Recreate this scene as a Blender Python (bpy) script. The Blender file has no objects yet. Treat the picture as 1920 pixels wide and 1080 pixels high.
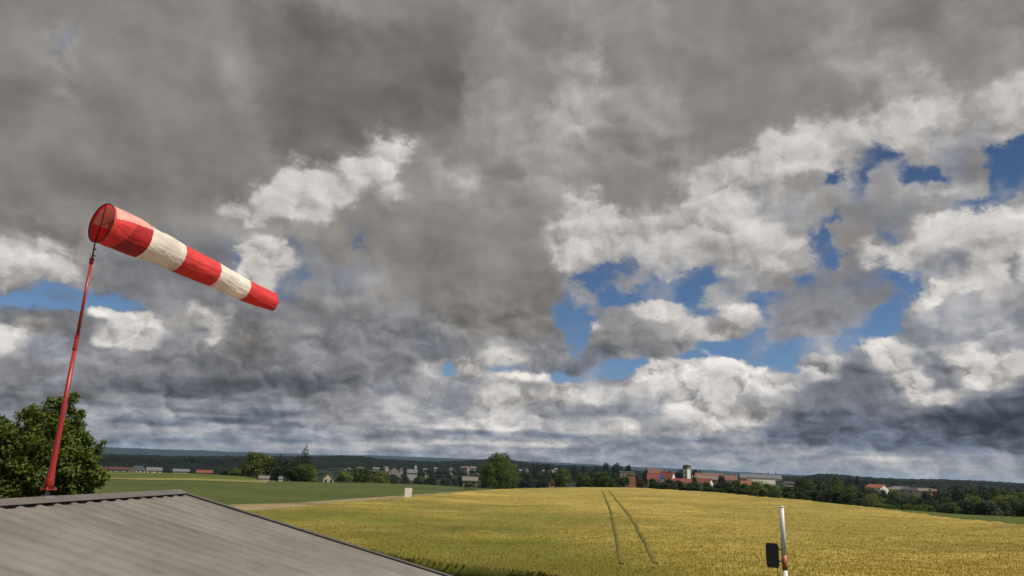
import bpy, bmesh, math, random
import numpy as np
from mathutils import Vector, Matrix, noise as mnoise

random.seed(7)
rng = np.random.default_rng(11)
scene = bpy.context.scene
COL = scene.collection
R = math.radians

# ------------------------------------------------------------------ camera
CAM_H = 6.0
FPX = 1350.0                       # focal length in pixels of the 1920 px wide photograph
PITCH, ROLL = R(14.07), R(2.0)
cam_data = bpy.data.cameras.new("camera")
cam_data.sensor_width = 36.0
cam_data.lens = 36.0 * FPX / 1920.0
cam_data.clip_start = 0.05
cam_data.clip_end = 60000.0
cam = bpy.data.objects.new("camera", cam_data)
COL.objects.link(cam)
CAM_ROT = Matrix.Rotation(R(90) + PITCH, 3, 'X') @ Matrix.Rotation(ROLL, 3, 'Z')
cam.matrix_world = Matrix.Translation((0, 0, CAM_H)) @ CAM_ROT.to_4x4()
scene.camera = cam

def ray(px, py):
    return (CAM_ROT @ Vector(((px - 960) / FPX, (540 - py) / FPX, -1))).normalized()
def azel(px, py):
    d = ray(px, py)
    return math.atan2(d.x, d.y), math.asin(d.z)
def to_px(az, el):
    d = Vector((math.sin(az) * math.cos(el), math.cos(az) * math.cos(el), math.sin(el)))
    l = CAM_ROT.transposed() @ d
    return 960 - FPX * l.x / l.z, 540 + FPX * l.y / l.z

# ------------------------------------------------------------------ sun and exposure
SUN_EL, SUN_AZ = R(50), R(112)     # azimuth clockwise from the view direction (+Y)
sun_data = bpy.data.lights.new("sun", 'SUN')
sun_data.energy = 4.6
sun_data.angle = R(0.55)
sun_data.color = (1.0, 0.93, 0.82)
sun = bpy.data.objects.new("sun", sun_data)
COL.objects.link(sun)
sdir = Vector((math.sin(SUN_AZ) * math.cos(SUN_EL), math.cos(SUN_AZ) * math.cos(SUN_EL), math.sin(SUN_EL)))
sun.rotation_euler = sdir.to_track_quat('Z', 'Y').to_euler()
sun.location = (30, -10, 40)
scene.view_settings.view_transform = 'Standard'
scene.view_settings.look = 'None'
scene.view_settings.exposure = 0.0
scene.view_settings.gamma = 1.0
scene.view_settings.use_curve_mapping = False
scene.cycles.sample_clamp_indirect = 3.0
scene.cycles.sample_clamp_direct = 6.0

# ------------------------------------------------------------------ node helper
class NT:
    def __init__(self, tree):
        self.t = tree; self.n = tree.nodes; self.l = tree.links
    def new(self, kind, **kw):
        nd = self.n.new(kind)
        for k, v in kw.items(): setattr(nd, k, v)
        return nd
    def set(self, sock, v):
        if hasattr(v, 'is_linked') or isinstance(v, bpy.types.NodeSocket): self.l.new(v, sock)
        else: sock.default_value = v
    def m(self, op, a, b=None, c=None, clamp=False):
        nd = self.new('ShaderNodeMath', operation=op, use_clamp=clamp)
        self.set(nd.inputs[0], a)
        if b is not None: self.set(nd.inputs[1], b)
        if c is not None: self.set(nd.inputs[2], c)
        return nd.outputs[0]
    def vm(self, op, a, b=None, s=None):
        nd = self.new('ShaderNodeVectorMath', operation=op)
        self.set(nd.inputs[0], a)
        if b is not None: self.set(nd.inputs[1], b)
        if s is not None: self.set(nd.inputs['Scale'], s)
        return nd.outputs[0]
    def noise(self, vec, scale, detail=5, rough=0.5, dist=0.0, lac=2.0):
        nd = self.new('ShaderNodeTexNoise')
        if vec is not None: self.l.new(vec, nd.inputs['Vector'])
        nd.inputs['Scale'].default_value = scale
        nd.inputs['Detail'].default_value = detail
        nd.inputs['Roughness'].default_value = rough
        nd.inputs['Lacunarity'].default_value = lac
        nd.inputs['Distortion'].default_value = dist
        return nd
    def sstep(self, v, a, b, o0=0.0, o1=1.0):
        nd = self.new('ShaderNodeMapRange', interpolation_type='SMOOTHSTEP')
        self.set(nd.inputs[0], v); self.set(nd.inputs[1], a); self.set(nd.inputs[2], b)
        nd.inputs[3].default_value = o0; nd.inputs[4].default_value = o1
        return nd.outputs[0]
    def lin(self, v, a, b, o0=0.0, o1=1.0):
        nd = self.new('ShaderNodeMapRange')
        self.set(nd.inputs[0], v); self.set(nd.inputs[1], a); self.set(nd.inputs[2], b)
        self.set(nd.inputs[3], o0); self.set(nd.inputs[4], o1)
        return nd.outputs[0]
    def mix(self, f, a, b):
        nd = self.new('ShaderNodeMix', data_type='RGBA')
        self.set(nd.inputs[0], f); self.set(nd.inputs[6], a); self.set(nd.inputs[7], b)
        return nd.outputs[2]
    def comb(self, x, y, z):
        nd = self.new('ShaderNodeCombineXYZ')
        self.set(nd.inputs[0], x); self.set(nd.inputs[1], y); self.set(nd.inputs[2], z)
        return nd.outputs[0]
    def sep(self, v):
        nd = self.new('ShaderNodeSeparateXYZ'); self.l.new(v, nd.inputs[0]); return nd.outputs

# ------------------------------------------------------------------ cloud chart: where the sky is bright, covered, cool
# kind, shape, brightness (0-255), edge softness, coverage, coolness.  Coordinates are those of the photograph; the
# chart is converted to azimuth / elevation below, so that the clouds stand in fixed directions of the real sky.
def poly(pts, v, s, c=1.0, t=0.0): return ('p', np.array(pts, float), v, s, c, t)
def ell(cx, cy, rx, ry, v, s=0.5, c=1.0, t=0.0, rot=0.0): return ('e', (cx, cy, rx, ry, math.radians(rot)), v, s, c, t)
CLOUDS = [
    poly([(-900, 560), (2900, 560), (2900, 1100), (-900, 1100)], 136, 80, 1, .5),
    # upper deck
    poly([(-200, -100), (430, -100), (485, 130), (500, 250), (530, 330), (420, 400), (170, 430), (-200, 420)], 129, 30),
    ell(455, 150, 45, 70, 143, .6, rot=-30), ell(300, 130, 120, 60, 136, .8), ell(250, 320, 160, 60, 123, .8), ell(20, 200, 60, 60, 116, .8),
    ell(250, 30, 200, 40, 138, .8), ell(560, 40, 140, 40, 126, .8),
    poly([(470, 40), (700, 20), (880, 40), (1000, 120), (930, 230), (820, 245), (740, 240), (640, 300), (540, 330), (505, 260), (485, 150)], 111, 35),
    ell(640, 150, 130, 50, 113, .7), ell(870, 180, 70, 45, 108, .7), ell(730, 60, 70, 30, 122, .8),
    ell(570, 280, 60, 40, 108, .7), ell(460, 350, 90, 35, 114, .8),
    ell(980, 60, 80, 45, 150, .8), ell(850, 20, 90, 30, 122, .8), ell(1030, 20, 100, 25, 128, .7),
    poly([(890, 120), (1050, 110), (1080, 250), (1200, 160), (1330, 180), (1345, 250), (1260, 320), (1060, 370), (1020, 430), (860, 430), (800, 330), (830, 280), (880, 220)], 152, 25),
    poly([(1052, 85), (1085, 68), (1128, 85), (1134, 140), (1130, 240), (1080, 270), (1035, 235), (1060, 150)], 168, 20),
    ell(1160, 110, 25, 60, 134, .6), ell(1020, 195, 18, 30, 138, .7), ell(985, 165, 40, 30, 148, .7),
    ell(1250, 90, 90, 60, 138, .8), ell(1240, 210, 90, 50, 150, .8), ell(950, 330, 90, 60, 152, .8),
    poly([(1280, 120), (1420, 60), (1530, 120), (1640, 190), (1560, 230), (1450, 290), (1350, 285), (1300, 230)], 130, 25),
    ell(1450, 110, 80, 50, 126, .8), ell(1420, 225, 100, 45, 126, .7), ell(1620, 100, 100, 45, 156, .8, rot=15), ell(1760, 190, 120, 60, 158, .8),
    ell(1690, 22, 120, 32, 116, .6), ell(1790, 110, 45, 70, 132, .7), ell(1880, 60, 60, 90, 148, .8), ell(1400, 20, 120, 30, 132, .8),
    ell(1820, 180, 30, 30, 140, .7), ell(860, 300, 60, 40, 140, .8),
    # upper left bright rags and the pale gap
    ell(90, 105, 75, 30, 176, .6, rot=8), ell(140, 138, 60, 22, 156, .7), ell(30, 90, 50, 30, 150, .8), ell(60, 60, 80, 22, 138, .8),
    ell(153, 72, 42, 17, 118, .5, .30, 1, rot=-12),
    # bright bank on the right
    poly([(1240, 345), (1330, 300), (1420, 290), (1480, 225), (1560, 232), (1640, 232), (1660, 190), (1720, 160), (1790, 192), (1800, 225), (1930, 165), (2100, 150), (2100, 250), (1920, 250), (1750, 262), (1640, 288), (1520, 312), (1460, 350), (1380, 350), (1280, 370)], 192, 16),
    ell(1700, 216, 70, 18, 214, .6), ell(1490, 290, 70, 26, 206, .7), ell(1890, 208, 50, 16, 204, .7), ell(1780, 260, 120, 16, 160, .8, 1, .5),
    poly([(1270, 340), (1430, 330), (1520, 370), (1565, 440), (1520, 490), (1400, 515), (1200, 530), (1060, 525), (1015, 500), (1030, 400), (1100, 352), (1160, 385), (1220, 410), (1280, 370)], 174, 14, 1, .15),
    ell(1095, 415, 75, 48, 208, .6), ell(1050, 490, 50, 20, 204, .6, rot=-25), ell(1240, 425, 50, 25, 178, .7), ell(1360, 425, 80, 40, 182, .7),
    ell(1450, 470, 80, 30, 196, .6), ell(1270, 480, 60, 20, 186, .7), ell(1180, 345, 90, 48, 136, .55), ell(1240, 375, 40, 18, 140, .6),
    ell(1340, 360, 60, 25, 190, .7),
    # central column, dark puff and bright cloud left of it
    poly([(590, 450), (700, 360), (800, 300), (900, 300), (1020, 400), (1040, 520), (1060, 580), (1010, 640), (880, 650), (760, 560), (620, 560)], 143, 25),
    poly([(760, 470), (870, 400), (1000, 410), (1030, 500), (1045, 560), (1000, 620), (920, 645), (840, 610), (780, 540)], 129, 20),
    ell(930, 590, 75, 40, 122, .7), ell(930, 470, 80, 50, 131, .8),
    poly([(430, 385), (480, 362), (520, 335), (560, 318), (610, 325), (625, 322), (640, 295), (680, 270), (710, 250), (745, 243), (785, 268), (760, 290), (752, 335), (690, 370), (640, 400), (590, 425), (500, 418), (440, 402)], 196, 11),
    ell(700, 295, 60, 26, 210, .7, rot=-25), ell(560, 360, 70, 24, 202, .7), ell(540, 425, 80, 16, 150, .7), ell(640, 370, 60, 22, 192, .7),
    ell(840, 310, 60, 35, 156, .8),
    poly([(750, 300), (790, 282), (805, 320), (760, 370), (720, 380), (650, 430), (600, 450), (640, 405), (700, 350), (745, 325)], 140, 10),
    ell(735, 365, 40, 22, 172, .7, rot=-35), ell(860, 330, 50, 25, 160, .7),
    # middle left
    poly([(180, 460), (330, 440), (440, 460), (460, 520), (420, 570), (300, 560), (190, 540)], 126, 20, 1, .4),
    poly([(-100, 400), (170, 430), (170, 460), (100, 440), (-100, 455)], 112, 14),
    poly([(-200, 462), (20, 455), (85, 440), (150, 462), (165, 500), (150, 540), (90, 548), (-200, 540)], 176, 12), ell(60, 480, 70, 20, 196, .6), ell(90, 470, 50, 12, 200, .6),
    poly([(-200, 548), (70, 545), (110, 528), (165, 535), (200, 550), (275, 572), (262, 585), (200, 586), (80, 586), (-200, 575)], 120, 8, 0, .5),
    poly([(-200, 588), (60, 585), (200, 590), (350, 590), (450, 560), (450, 680), (200, 690), (-200, 760)], 142, 8, 1, .35),
    ell(192, 588, 38, 8, 232, .4, 1, 0), poly([(172, 640), (205, 600), (235, 578), (268, 580), (300, 615), (305, 640), (270, 655), (215, 650)], 206, 8),
    ell(180, 625, 8, 24, 225, .6, rot=25), ell(15, 635, 45, 32, 200, .6), ell(60, 610, 40, 16, 168, .6), ell(85, 650, 60, 25, 130, .7, 1, .6),
    ell(390, 592, 42, 26, 190, .6), ell(392, 640, 20, 20, 196, .6), ell(330, 600, 30, 20, 150, .6), ell(375, 660, 12, 14, 170, .6),
    poly([(400, 448), (460, 440), (545, 445), (575, 470), (575, 540), (530, 560), (440, 510)], 130, 10, .42, .5),
    poly([(440, 492), (462, 462), (490, 453), (525, 462), (540, 488), (536, 515), (522, 540), (495, 535), (455, 515)], 222, 7), ell(476, 508, 24, 14, 150, .6, 1, .3), ell(498, 540, 22, 12, 190, .6),
    ell(655, 453, 16, 8, 130, .5, .2, .5), ell(630, 517, 22, 12, 130, .5, .42, .6), ell(560, 500, 14, 20, 150, .6, .5, .5), ell(640, 520, 70, 35, 146, .8, .9, .5),
    # broad dark shelf low on the left
    poly([(150, 700), (200, 668), (330, 655), (410, 655), (440, 600), (520, 575), (690, 560), (770, 640), (740, 700), (660, 745), (460, 742), (300, 748), (140, 742)], 126, 12, 1, .3),
    ell(470, 640, 60, 35, 114, .7), ell(340, 725, 170, 18, 96, .6, 1, .6), ell(560, 720, 130, 18, 112, .7, 1, .6), ell(600, 680, 120, 30, 132, .8, 1, .3), ell(80, 740, 120, 22, 104, .7, 1, .4), ell(40, 690, 80, 16, 126, .7, 1, .3),
    # stratocumulus towards the horizon
    ell(330, 768, 200, 7, 146, .6, 1, .4), ell(360, 792, 190, 7, 92, .5, 1, .9), ell(500, 778, 90, 10, 104, .6, 1, .8), ell(690, 760, 120, 22, 146, .7, 1, .3), ell(700, 790, 120, 16, 156, .7, 1, .25),
    ell(590, 785, 50, 8, 150, .6, 1, .3), ell(555, 795, 22, 6, 88, .5, 1, 1), ell(480, 812, 280, 7, 132, .6, 1, .7), ell(250, 808, 120, 5, 150, .6, 1, .4), ell(420, 826, 300, 5, 112, .6, 1, .9), ell(620, 836, 200, 8, 156, .6, 1, .3),
    ell(330, 842, 160, 5, 142, .6, 1, .6), ell(250, 830, 100, 5, 112, .6, 1, .9), ell(700, 851, 200, 4, 142, .6, 1, .8),
    # blue openings in the middle
    poly([(1030, 600), (1045, 540), (1100, 500), (1190, 470), (1210, 512), (1300, 512), (1360, 512), (1420, 545), (1480, 525), (1500, 500), (1550, 470), (1600, 505), (1720, 480), (1765, 470), (1745, 520), (1710, 560), (1700, 620), (1640, 645), (1580, 680), (1520, 700), (1400, 700), (1340, 690), (1260, 700), (1190, 715), (1060, 716), (930, 706), (850, 712), (790, 700), (780, 680), (880, 668), (960, 690), (1060, 690), (1072, 650)], 150, 9, 0, .5),
    ell(1240, 500, 50, 22, 165, .6, .85, .4), ell(1170, 520, 60, 16, 158, .6, .85, .3), ell(1100, 550, 60, 14, 150, .6, .75, .4, rot=-20), ell(1150, 590, 50, 18, 146, .6, .7, .5),
    ell(1400, 500, 60, 14, 200, .6, 1, .1, rot=-8), ell(1460, 500, 40, 14, 205, .6, 1, .1),
    poly([(1300, 575), (1330, 545), (1370, 510), (1440, 500), (1400, 545), (1360, 575)], 158, 10, .8, .4),
    poly([(1095, 650), (1097, 612), (1108, 598), (1150, 572), (1200, 560), (1260, 590), (1335, 592), (1380, 570), (1425, 578), (1428, 605), (1395, 645), (1345, 632), (1300, 660), (1250, 672), (1200, 668), (1140, 672)], 152, 6, 1, .2),
    ell(1392, 580, 36, 10, 220, .5), ell(1240, 586, 55, 12, 190, .6), ell(1105, 607, 12, 12, 200, .5), ell(1300, 600, 40, 10, 196, .6), ell(1345, 628, 45, 12, 178, .6), ell(1180, 650, 60, 16, 128, .6, 1, .3), ell(1260, 650, 50, 14, 136, .6, 1, .3), ell(1385, 610, 35, 12, 176, .6),
    poly([(1055, 695), (1085, 658), (1150, 648), (1160, 668), (1120, 678), (1080, 702)], 112, 8, .9, .8),
    poly([(1430, 590), (1450, 545), (1520, 520), (1580, 500), (1660, 510), (1690, 530), (1640, 580), (1560, 640), (1450, 640)], 136, 14, .85, .4),
    poly([(830, 660), (900, 645), (1000, 640), (1060, 640), (1070, 660), (1030, 700), (980, 690), (900, 665), (850, 690)], 160, 10, .9, .3),
    ell(880, 690, 35, 25, 180, .6), ell(940, 672, 40, 16, 176, .6), ell(790, 720, 50, 24, 152, .7, 1, .3), ell(800, 690, 30, 12, 170, .6),
    # blue openings upper right
    poly([(1495, 332), (1530, 312), (1600, 298), (1650, 280), (1710, 284), (1770, 298), (1745, 335), (1700, 350), (1650, 350), (1620, 368), (1560, 350), (1530, 340)], 150, 7, 0, .5),
    poly([(1840, 300), (1875, 262), (1960, 255), (2100, 250), (2100, 345), (1920, 336), (1870, 345), (1825, 322)], 150, 7, 0, .5),
    poly([(1525, 440), (1560, 395), (1625, 362), (1640, 372), (1600, 405), (1575, 420), (1550, 460), (1500, 470)], 150, 7, .1, .5),
    poly([(1735, 405), (1820, 382), (1910, 362), (1930, 372), (1820, 398), (1750, 416), (1650, 450), (1560, 490), (1550, 480), (1650, 440)], 150, 7, .12, .5),
    ell(1424, 335, 14, 9, 150, .5, .1, .5), ell(1660, 320, 30, 30, 158, .6, .85, .4), ell(1790, 310, 30, 22, 150, .6, .8, .5), ell(1600, 330, 18, 22, 160, .6, .7, .4),
    ell(1480, 400, 60, 30, 158, .7, 1, .4), ell(1660, 400, 70, 28, 146, .7, 1, .5), ell(1760, 355, 80, 26, 168, .7, 1, .3), ell(1880, 355, 60, 12, 178, .6, 1, .3),
    poly([(1560, 508), (1600, 480), (1680, 450), (1760, 420), (1850, 400), (1930, 380), (2100, 370), (2100, 450), (1920, 462), (1800, 480), (1710, 506), (1650, 492)], 198, 7, 1, .1),
    ell(1700, 455, 90, 14, 208, .6, rot=-14), ell(1860, 420, 90, 20, 204, .6, rot=-8), ell(1790, 470, 60, 10, 168, .6, 1, .4),
    # row of cumulus
    poly([(700, 760), (770, 735), (860, 740), (905, 705), (940, 700), (1000, 706), (1060, 716), (1180, 722), (1185, 700), (1220, 680), (1290, 680), (1345, 668), (1400, 688), (1450, 700), (1520, 708), (1510, 760), (1440, 780), (1450, 815), (1330, 818), (1200, 822), (1000, 818), (860, 806), (690, 806)], 160, 5, 1, .35),
    poly([(1180, 708), (1215, 682), (1240, 676), (1270, 682), (1300, 674), (1340, 666), (1375, 674), (1420, 688), (1470, 702), (1440, 712), (1390, 716), (1350, 716), (1320, 712), (1270, 720), (1220, 716)], 240, 4),
    ell(1340, 690, 60, 14, 232, .5), ell(1300, 730, 130, 12, 198, .6), ell(1450, 722, 60, 14, 192, .6, 1, .2), ell(1360, 742, 110, 12, 176, .6, 1, .3), ell(975, 708, 55, 8, 218, .5), ell(1060, 716, 40, 5, 200, .5),
    ell(940, 745, 60, 26, 184, .6), ell(1040, 735, 70, 16, 178, .6), ell(1100, 745, 60, 14, 184, .6), ell(1160, 735, 60, 14, 168, .6, 1, .3), ell(1200, 770, 90, 18, 148, .6, 1, .6), ell(1080, 775, 60, 14, 150, .6, 1, .5),
    ell(1300, 765, 45, 18, 210, .5), ell(1350, 755, 60, 16, 206, .6), ell(1275, 780, 14, 12, 214, .5), ell(1410, 780, 50, 22, 186, .6), ell(1340, 795, 60, 12, 184, .6), ell(1170, 800, 40, 12, 186, .6), ell(950, 780, 80, 12, 168, .6, 1, .3),
    ell(870, 795, 60, 8, 190, .6), ell(820, 775, 50, 16, 142, .6, 1, .5), ell(950, 800, 60, 7, 190, .6), ell(1250, 800, 50, 10, 160, .6, 1, .4), ell(860, 745, 40, 16, 142, .6, 1, .5),
    ell(1030, 818, 90, 5, 104, .5, 1, 1), ell(850, 812, 120, 4, 112, .5, 1, .9), ell(1290, 822, 110, 5, 116, .5, 1, .9), ell(1000, 833, 90, 8, 182, .6, 1, .2), ell(820, 830, 120, 6, 166, .6, 1, .4), ell(1180, 842, 130, 10, 132, .6, 1, .8),
    ell(1000, 850, 100, 5, 146, .6, 1, .6), ell(860, 846, 100, 5, 150, .6, 1, .5), ell(1360, 850, 120, 8, 138, .6, 1, .6), ell(1400, 830, 80, 5, 140, .6, 1, .6),
    # towering cumulus on the right
    poly([(2200, 400), (1925, 440), (1860, 470), (1800, 482), (1765, 488), (1742, 502), (1745, 530), (1712, 556), (1722, 580), (1700, 612), (1670, 634), (1640, 640), (1620, 665), (1600, 680), (1580, 668), (1550, 664), (1520, 672), (1512, 700), (1500, 745), (1460, 775), (1440, 800), (1440, 845), (2200, 850)], 148, 4, 1, .5),
    poly([(1712, 556), (1750, 540), (1770, 515), (1820, 490), (1870, 470), (1920, 448), (2000, 450), (2000, 500), (1900, 520), (1850, 535), (1790, 545), (1745, 566)], 228, 6),
    ell(1900, 500, 25, 30, 150, .7, 1, .3), ell(1765, 505, 18, 22, 178, .6, 1, .5), ell(1780, 595, 80, 26, 158, .7, 1, .6), ell(1885, 560, 50, 20, 176, .7, 1, .2), ell(1860, 620, 70, 22, 170, .7, 1, .5),
    poly([(1632, 668), (1645, 640), (1672, 634), (1695, 648), (1715, 680), (1735, 720), (1745, 740), (1712, 768), (1690, 740), (1668, 700), (1645, 690)], 226, 6),
    ell(1553, 690, 38, 26, 196, .6, 1, .2), ell(1603, 700, 26, 22, 116, .6, 1, .6), ell(1775, 700, 38, 38, 128, .6, 1, .5), ell(1835, 672, 58, 28, 222, .6), ell(1850, 712, 60, 24, 206, .6), ell(1745, 660, 35, 20, 168, .6, 1, .5), ell(1910, 690, 30, 40, 196, .6), ell(1770, 745, 50, 12, 186, .6),
    poly([(1500, 760), (1530, 720), (1590, 705), (1650, 715), (1690, 765), (1690, 800), (1460, 800)], 120, 10, 1, .7),
    ell(1540, 745, 50, 18, 124, .6, 1, .6),
    poly([(1420, 805), (1480, 780), (1560, 775), (1650, 788), (1740, 772), (1800, 755), (1870, 735), (1930, 715), (2200, 700), (2200, 850), (1750, 850), (1600, 845), (1440, 830)], 96, 10, 1, 1),
    ell(1860, 800, 120, 30, 76, .7, 1, 1), ell(1600, 812, 120, 18, 98, .7, 1, 1), ell(1500, 800, 60, 14, 110, .7, 1, .8), ell(1890, 735, 30, 14, 116, .6, 1, .7),
    ell(1680, 862, 160, 7, 160, .6, 1, .3), ell(1560, 872, 100, 6, 148, .6, 1, .4), ell(1830, 880, 120, 7, 140, .6, 1, .4), ell(1560, 848, 90, 6, 126, .6, 1, .6), ell(1450, 866, 120, 5, 142, .6, 1, .5), ell(1850, 862, 80, 5, 118, .6, 1, .6),
]
def cloud_chart(PX, PY):
    V = np.full(PX.shape, 144.0); Cv = np.ones(PX.shape); T = np.zeros(PX.shape)
    for kind, g, v, s, c, t in CLOUDS:
        if kind == 'e':
            cx, cy, rx, ry, a = g
            ca, sa = math.cos(a), math.sin(a)
            dx, dy = PX - cx, PY - cy
            q = np.sqrt(((dx * ca + dy * sa) / rx) ** 2 + ((-dx * sa + dy * ca) / ry) ** 2)
            k = np.clip((1 + s * .45 - q) / (1.25 * s + 1e-6), 0, 1)
        else:
            n = len(g); inside = np.zeros(PX.shape, bool); dist = np.full(PX.shape, 1e9)
            for i in range(n):
                x1, y1 = g[i]; x2, y2 = g[(i + 1) % n]
                cond = ((y1 > PY) != (y2 > PY)) & (PX < (x2 - x1) * (PY - y1) / (y2 - y1 + 1e-9) + x1)
                inside ^= cond
                ex, ey = x2 - x1, y2 - y1
                tt = np.clip(((PX - x1) * ex + (PY - y1) * ey) / (ex * ex + ey * ey), 0, 1)
                dist = np.minimum(dist, np.hypot(PX - x1 - tt * ex, PY - y1 - tt * ey))
            sd = np.where(inside, dist, -dist)
            k = np.clip(.5 + sd / (2 * s), 0, 1)
        k = k * k * (3 - 2 * k)
        V = V + (v - V) * k; Cv = Cv + (c - Cv) * k; T = T + (t - T) * k
    return V / 255.0, Cv, T

# rows of elevation (degrees), finer towards the horizon; each row is one curve set over azimuth
ROWS = [-0.6, .1, .45, .8, 1.15, 1.5, 1.85, 2.2, 2.6, 3.0, 3.45, 3.9, 4.4, 4.9, 5.4, 5.9, 6.5, 7.1, 7.7, 8.3, 8.9, 9.6, 10.4, 11.4, 12.4, 13.5, 14.6, 15.8, 17.0, 18.3, 19.7, 21.2, 22.8, 24.6, 26.6, 28.8, 31.5, 34.5, 38.0]
AZ = R(46); NP = 120
azs = np.linspace(-AZ, AZ, NP)
Mt = np.array(CAM_ROT.transposed())
def chart_at(az, el):
    d = np.stack([np.sin(az) * np.cos(el), np.cos(az) * np.cos(el), np.sin(el) * np.ones_like(az)], -1)
    l = d @ Mt.T
    return cloud_chart(960 - FPX * l[..., 0] / l[..., 2], 540 + FPX * l[..., 1] / l[..., 2])

# ------------------------------------------------------------------ world
world = bpy.data.worlds.new("World")
scene.world = world
world.use_nodes = True
wt = world.node_tree
wt.nodes.clear()
N = NT(wt)
STR = 0.1
out = N.new('ShaderNodeOutputWorld')
bg = N.new('ShaderNodeBackground'); bg.inputs['Strength'].default_value = STR
wt.links.new(bg.outputs[0], out.inputs[0])
sky = N.new('ShaderNodeTexSky', sky_type='NISHITA')
sky.sun_disc = False; sky.sun_elevation = SUN_EL; sky.sun_rotation = SUN_AZ
sky.air_density = 1.0; sky.dust_density = 0.6; sky.ozone_density = 2.5
D = N.new('ShaderNodeTexCoord').outputs['Generated']
dx, dy, dz = N.sep(D)
el = N.m('ARCSINE', dz); az = N.m('ARCTAN2', dx, dy)
eld = N.m('MULTIPLY', el, 57.29578)
# cloud coordinates: azimuth and elevation, so that the heaps keep their round shapes down to the horizon
pc = N.comb(N.m('MULTIPLY', az, 1.5), N.m('MULTIPLY', el, 2.0), 0.0)
def n2(vec, scale, detail, rough, dist=0.0):
    nd = N.noise(vec, scale, detail, rough, dist); nd.noise_dimensions = '2D'; return nd
w1 = n2(pc, 4.6, 7, 0.60)
w2 = n2(N.vm('ADD', pc, (7.3, 2.1, 0)), 20.0, 5, 0.62)
wa = N.vm('SUBTRACT', w1.outputs['Color'], (0.5, 0.5, 0.5))
wb = N.vm('SUBTRACT', w2.outputs['Color'], (0.5, 0.5, 0.5))
amp = N.lin(eld, 0.5, 20.0, 0.22, 1.0)
wsum = N.vm('ADD', N.vm('SCALE', wa, s=N.m('MULTIPLY', amp, 0.062)), N.vm('SCALE', wb, s=N.m('MULTIPLY', amp, 0.045)))
wx, wy, wz = N.sep(wsum)
azw = N.m('ADD', az, wx)
elw = N.m('ADD', eld, N.m('MULTIPLY', N.m('MULTIPLY', wy, 57.3), N.lin(eld, 0, 14, .4, 1.0)))
u = N.m('DIVIDE', N.m('ADD', azw, AZ), 2 * AZ, clamp=True)
uc = N.comb(u, u, u)
chart = None
for k, e in enumerate(ROWS):
    V, Cv, T = chart_at(azs, R(e))
    cn = N.new('ShaderNodeRGBCurve')
    wt.links.new(uc, cn.inputs['Color'])
    mp = cn.mapping
    mp.extend = 'HORIZONTAL'
    for ci, arr in enumerate((V, Cv, T)):
        cv = mp.curves[ci]
        pts = cv.points
        pts[0].location = (0, float(arr[0])); pts[1].location = (1, float(arr[-1]))
        last = 0
        for j in range(1, NP - 1):
            if abs(arr[j] - arr[j - 1]) < 1e-3 and abs(arr[j + 1] - arr[j]) < 1e-3 and j - last < 8: continue
            pts.new(j / (NP - 1), float(arr[j])); last = j
        for p_ in pts: p_.handle_type = 'VECTOR'
    mp.update()
    if chart is None: chart = cn.outputs[0]
    else: chart = N.mix(N.sstep(elw, ROWS[k - 1], e), chart, cn.outputs[0])
V, Cv, T = N.sep(chart)
# relief of the cloud bodies: a height noise, and the same noise a little towards the sun
off = (0.016, 0.026, 0.0)
h1 = n2(pc, 7.5, 6, 0.47, 0.1)
h2 = n2(N.vm('ADD', pc, off), 7.5, 5, 0.46, 0.1)
def puff(vec):
    hs = None
    for sc_, am in ((11.0, 1.0), (26.0, .5), (58.0, .22)):
        nd = N.new('ShaderNodeTexVoronoi', feature='F1', voronoi_dimensions='2D')
        nd.inputs['Scale'].default_value = sc_
        wt.links.new(vec, nd.inputs['Vector'])
        q = N.m('MULTIPLY', N.m('MULTIPLY', nd.outputs['Distance'], nd.outputs['Distance']), am)
        hs = q if hs is None else N.m('ADD', hs, q)
    return hs
pw = N.vm('ADD', pc, N.vm('ADD', N.vm('SCALE', wb, s=0.055), N.vm('SCALE', wa, s=0.10)))
b1 = puff(pw); b2 = puff(N.vm('ADD', pw, (0.010, 0.018, 0)))
rel = N.m('SUBTRACT', h1.outputs[0], h2.outputs[0])
relp = N.m('SUBTRACT', b2, b1)
n1 = N.m('SUBTRACT', h1.outputs[0], 0.5)
crisp = N.sstep(V, 0.50, 0.78)                       # sunlit cumulus are crisp, grey decks are soft
low = N.sstep(eld, 20, 9)
rough_ = N.m('MAXIMUM', crisp, N.m('MULTIPLY', low, 0.35))
a_rel = N.m('MULTIPLY', N.m('ADD', N.m('MULTIPLY', rough_, 0.34), 0.08), N.lin(eld, 1, 12, .45, 1.0))
a_pf = N.m('MULTIPLY', N.m('MULTIPLY', rough_, N.lin(eld, 5, 16, 1.9, .8)), 0.28)
Vn = N.m('ADD', V, N.m('MULTIPLY', n1, N.m('MULTIPLY', N.m('MINIMUM', N.lin(eld, 17, 28, .27, .085), N.lin(rough_, 0, .8, .11, .27)), N.lin(eld, 1, 8, .5, 1.0))))
Vs = N.sstep(Vn, 0.53, 0.75, 0.48, 0.80)
V2 = N.m('ADD', Vn, N.m('MULTIPLY', N.m('SUBTRACT', Vs, Vn), N.m('MULTIPLY', N.sstep(Vn, .48, .56), N.lin(eld, 18, 34, .34, .20))))
V2 = N.m('ADD', V2, N.m('MULTIPLY', rel, a_rel))
V2 = N.m('ADD', V2, N.m('MULTIPLY', relp, a_pf))
g1 = n2(pc, 4.6, 3, 0.5); g2 = n2(N.vm('ADD', pc, (0.03, 0.065, 0)), 4.6, 3, 0.5)
V2 = N.m('ADD', V2, N.m('MULTIPLY', N.m('SUBTRACT', g1.outputs[0], g2.outputs[0]), N.m('MULTIPLY', N.lin(rough_, 0, 1, .06, .32), N.lin(eld, 1, 8, .3, 1.0))))
n3 = N.m('SUBTRACT', w1.outputs[0], 0.5)
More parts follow.
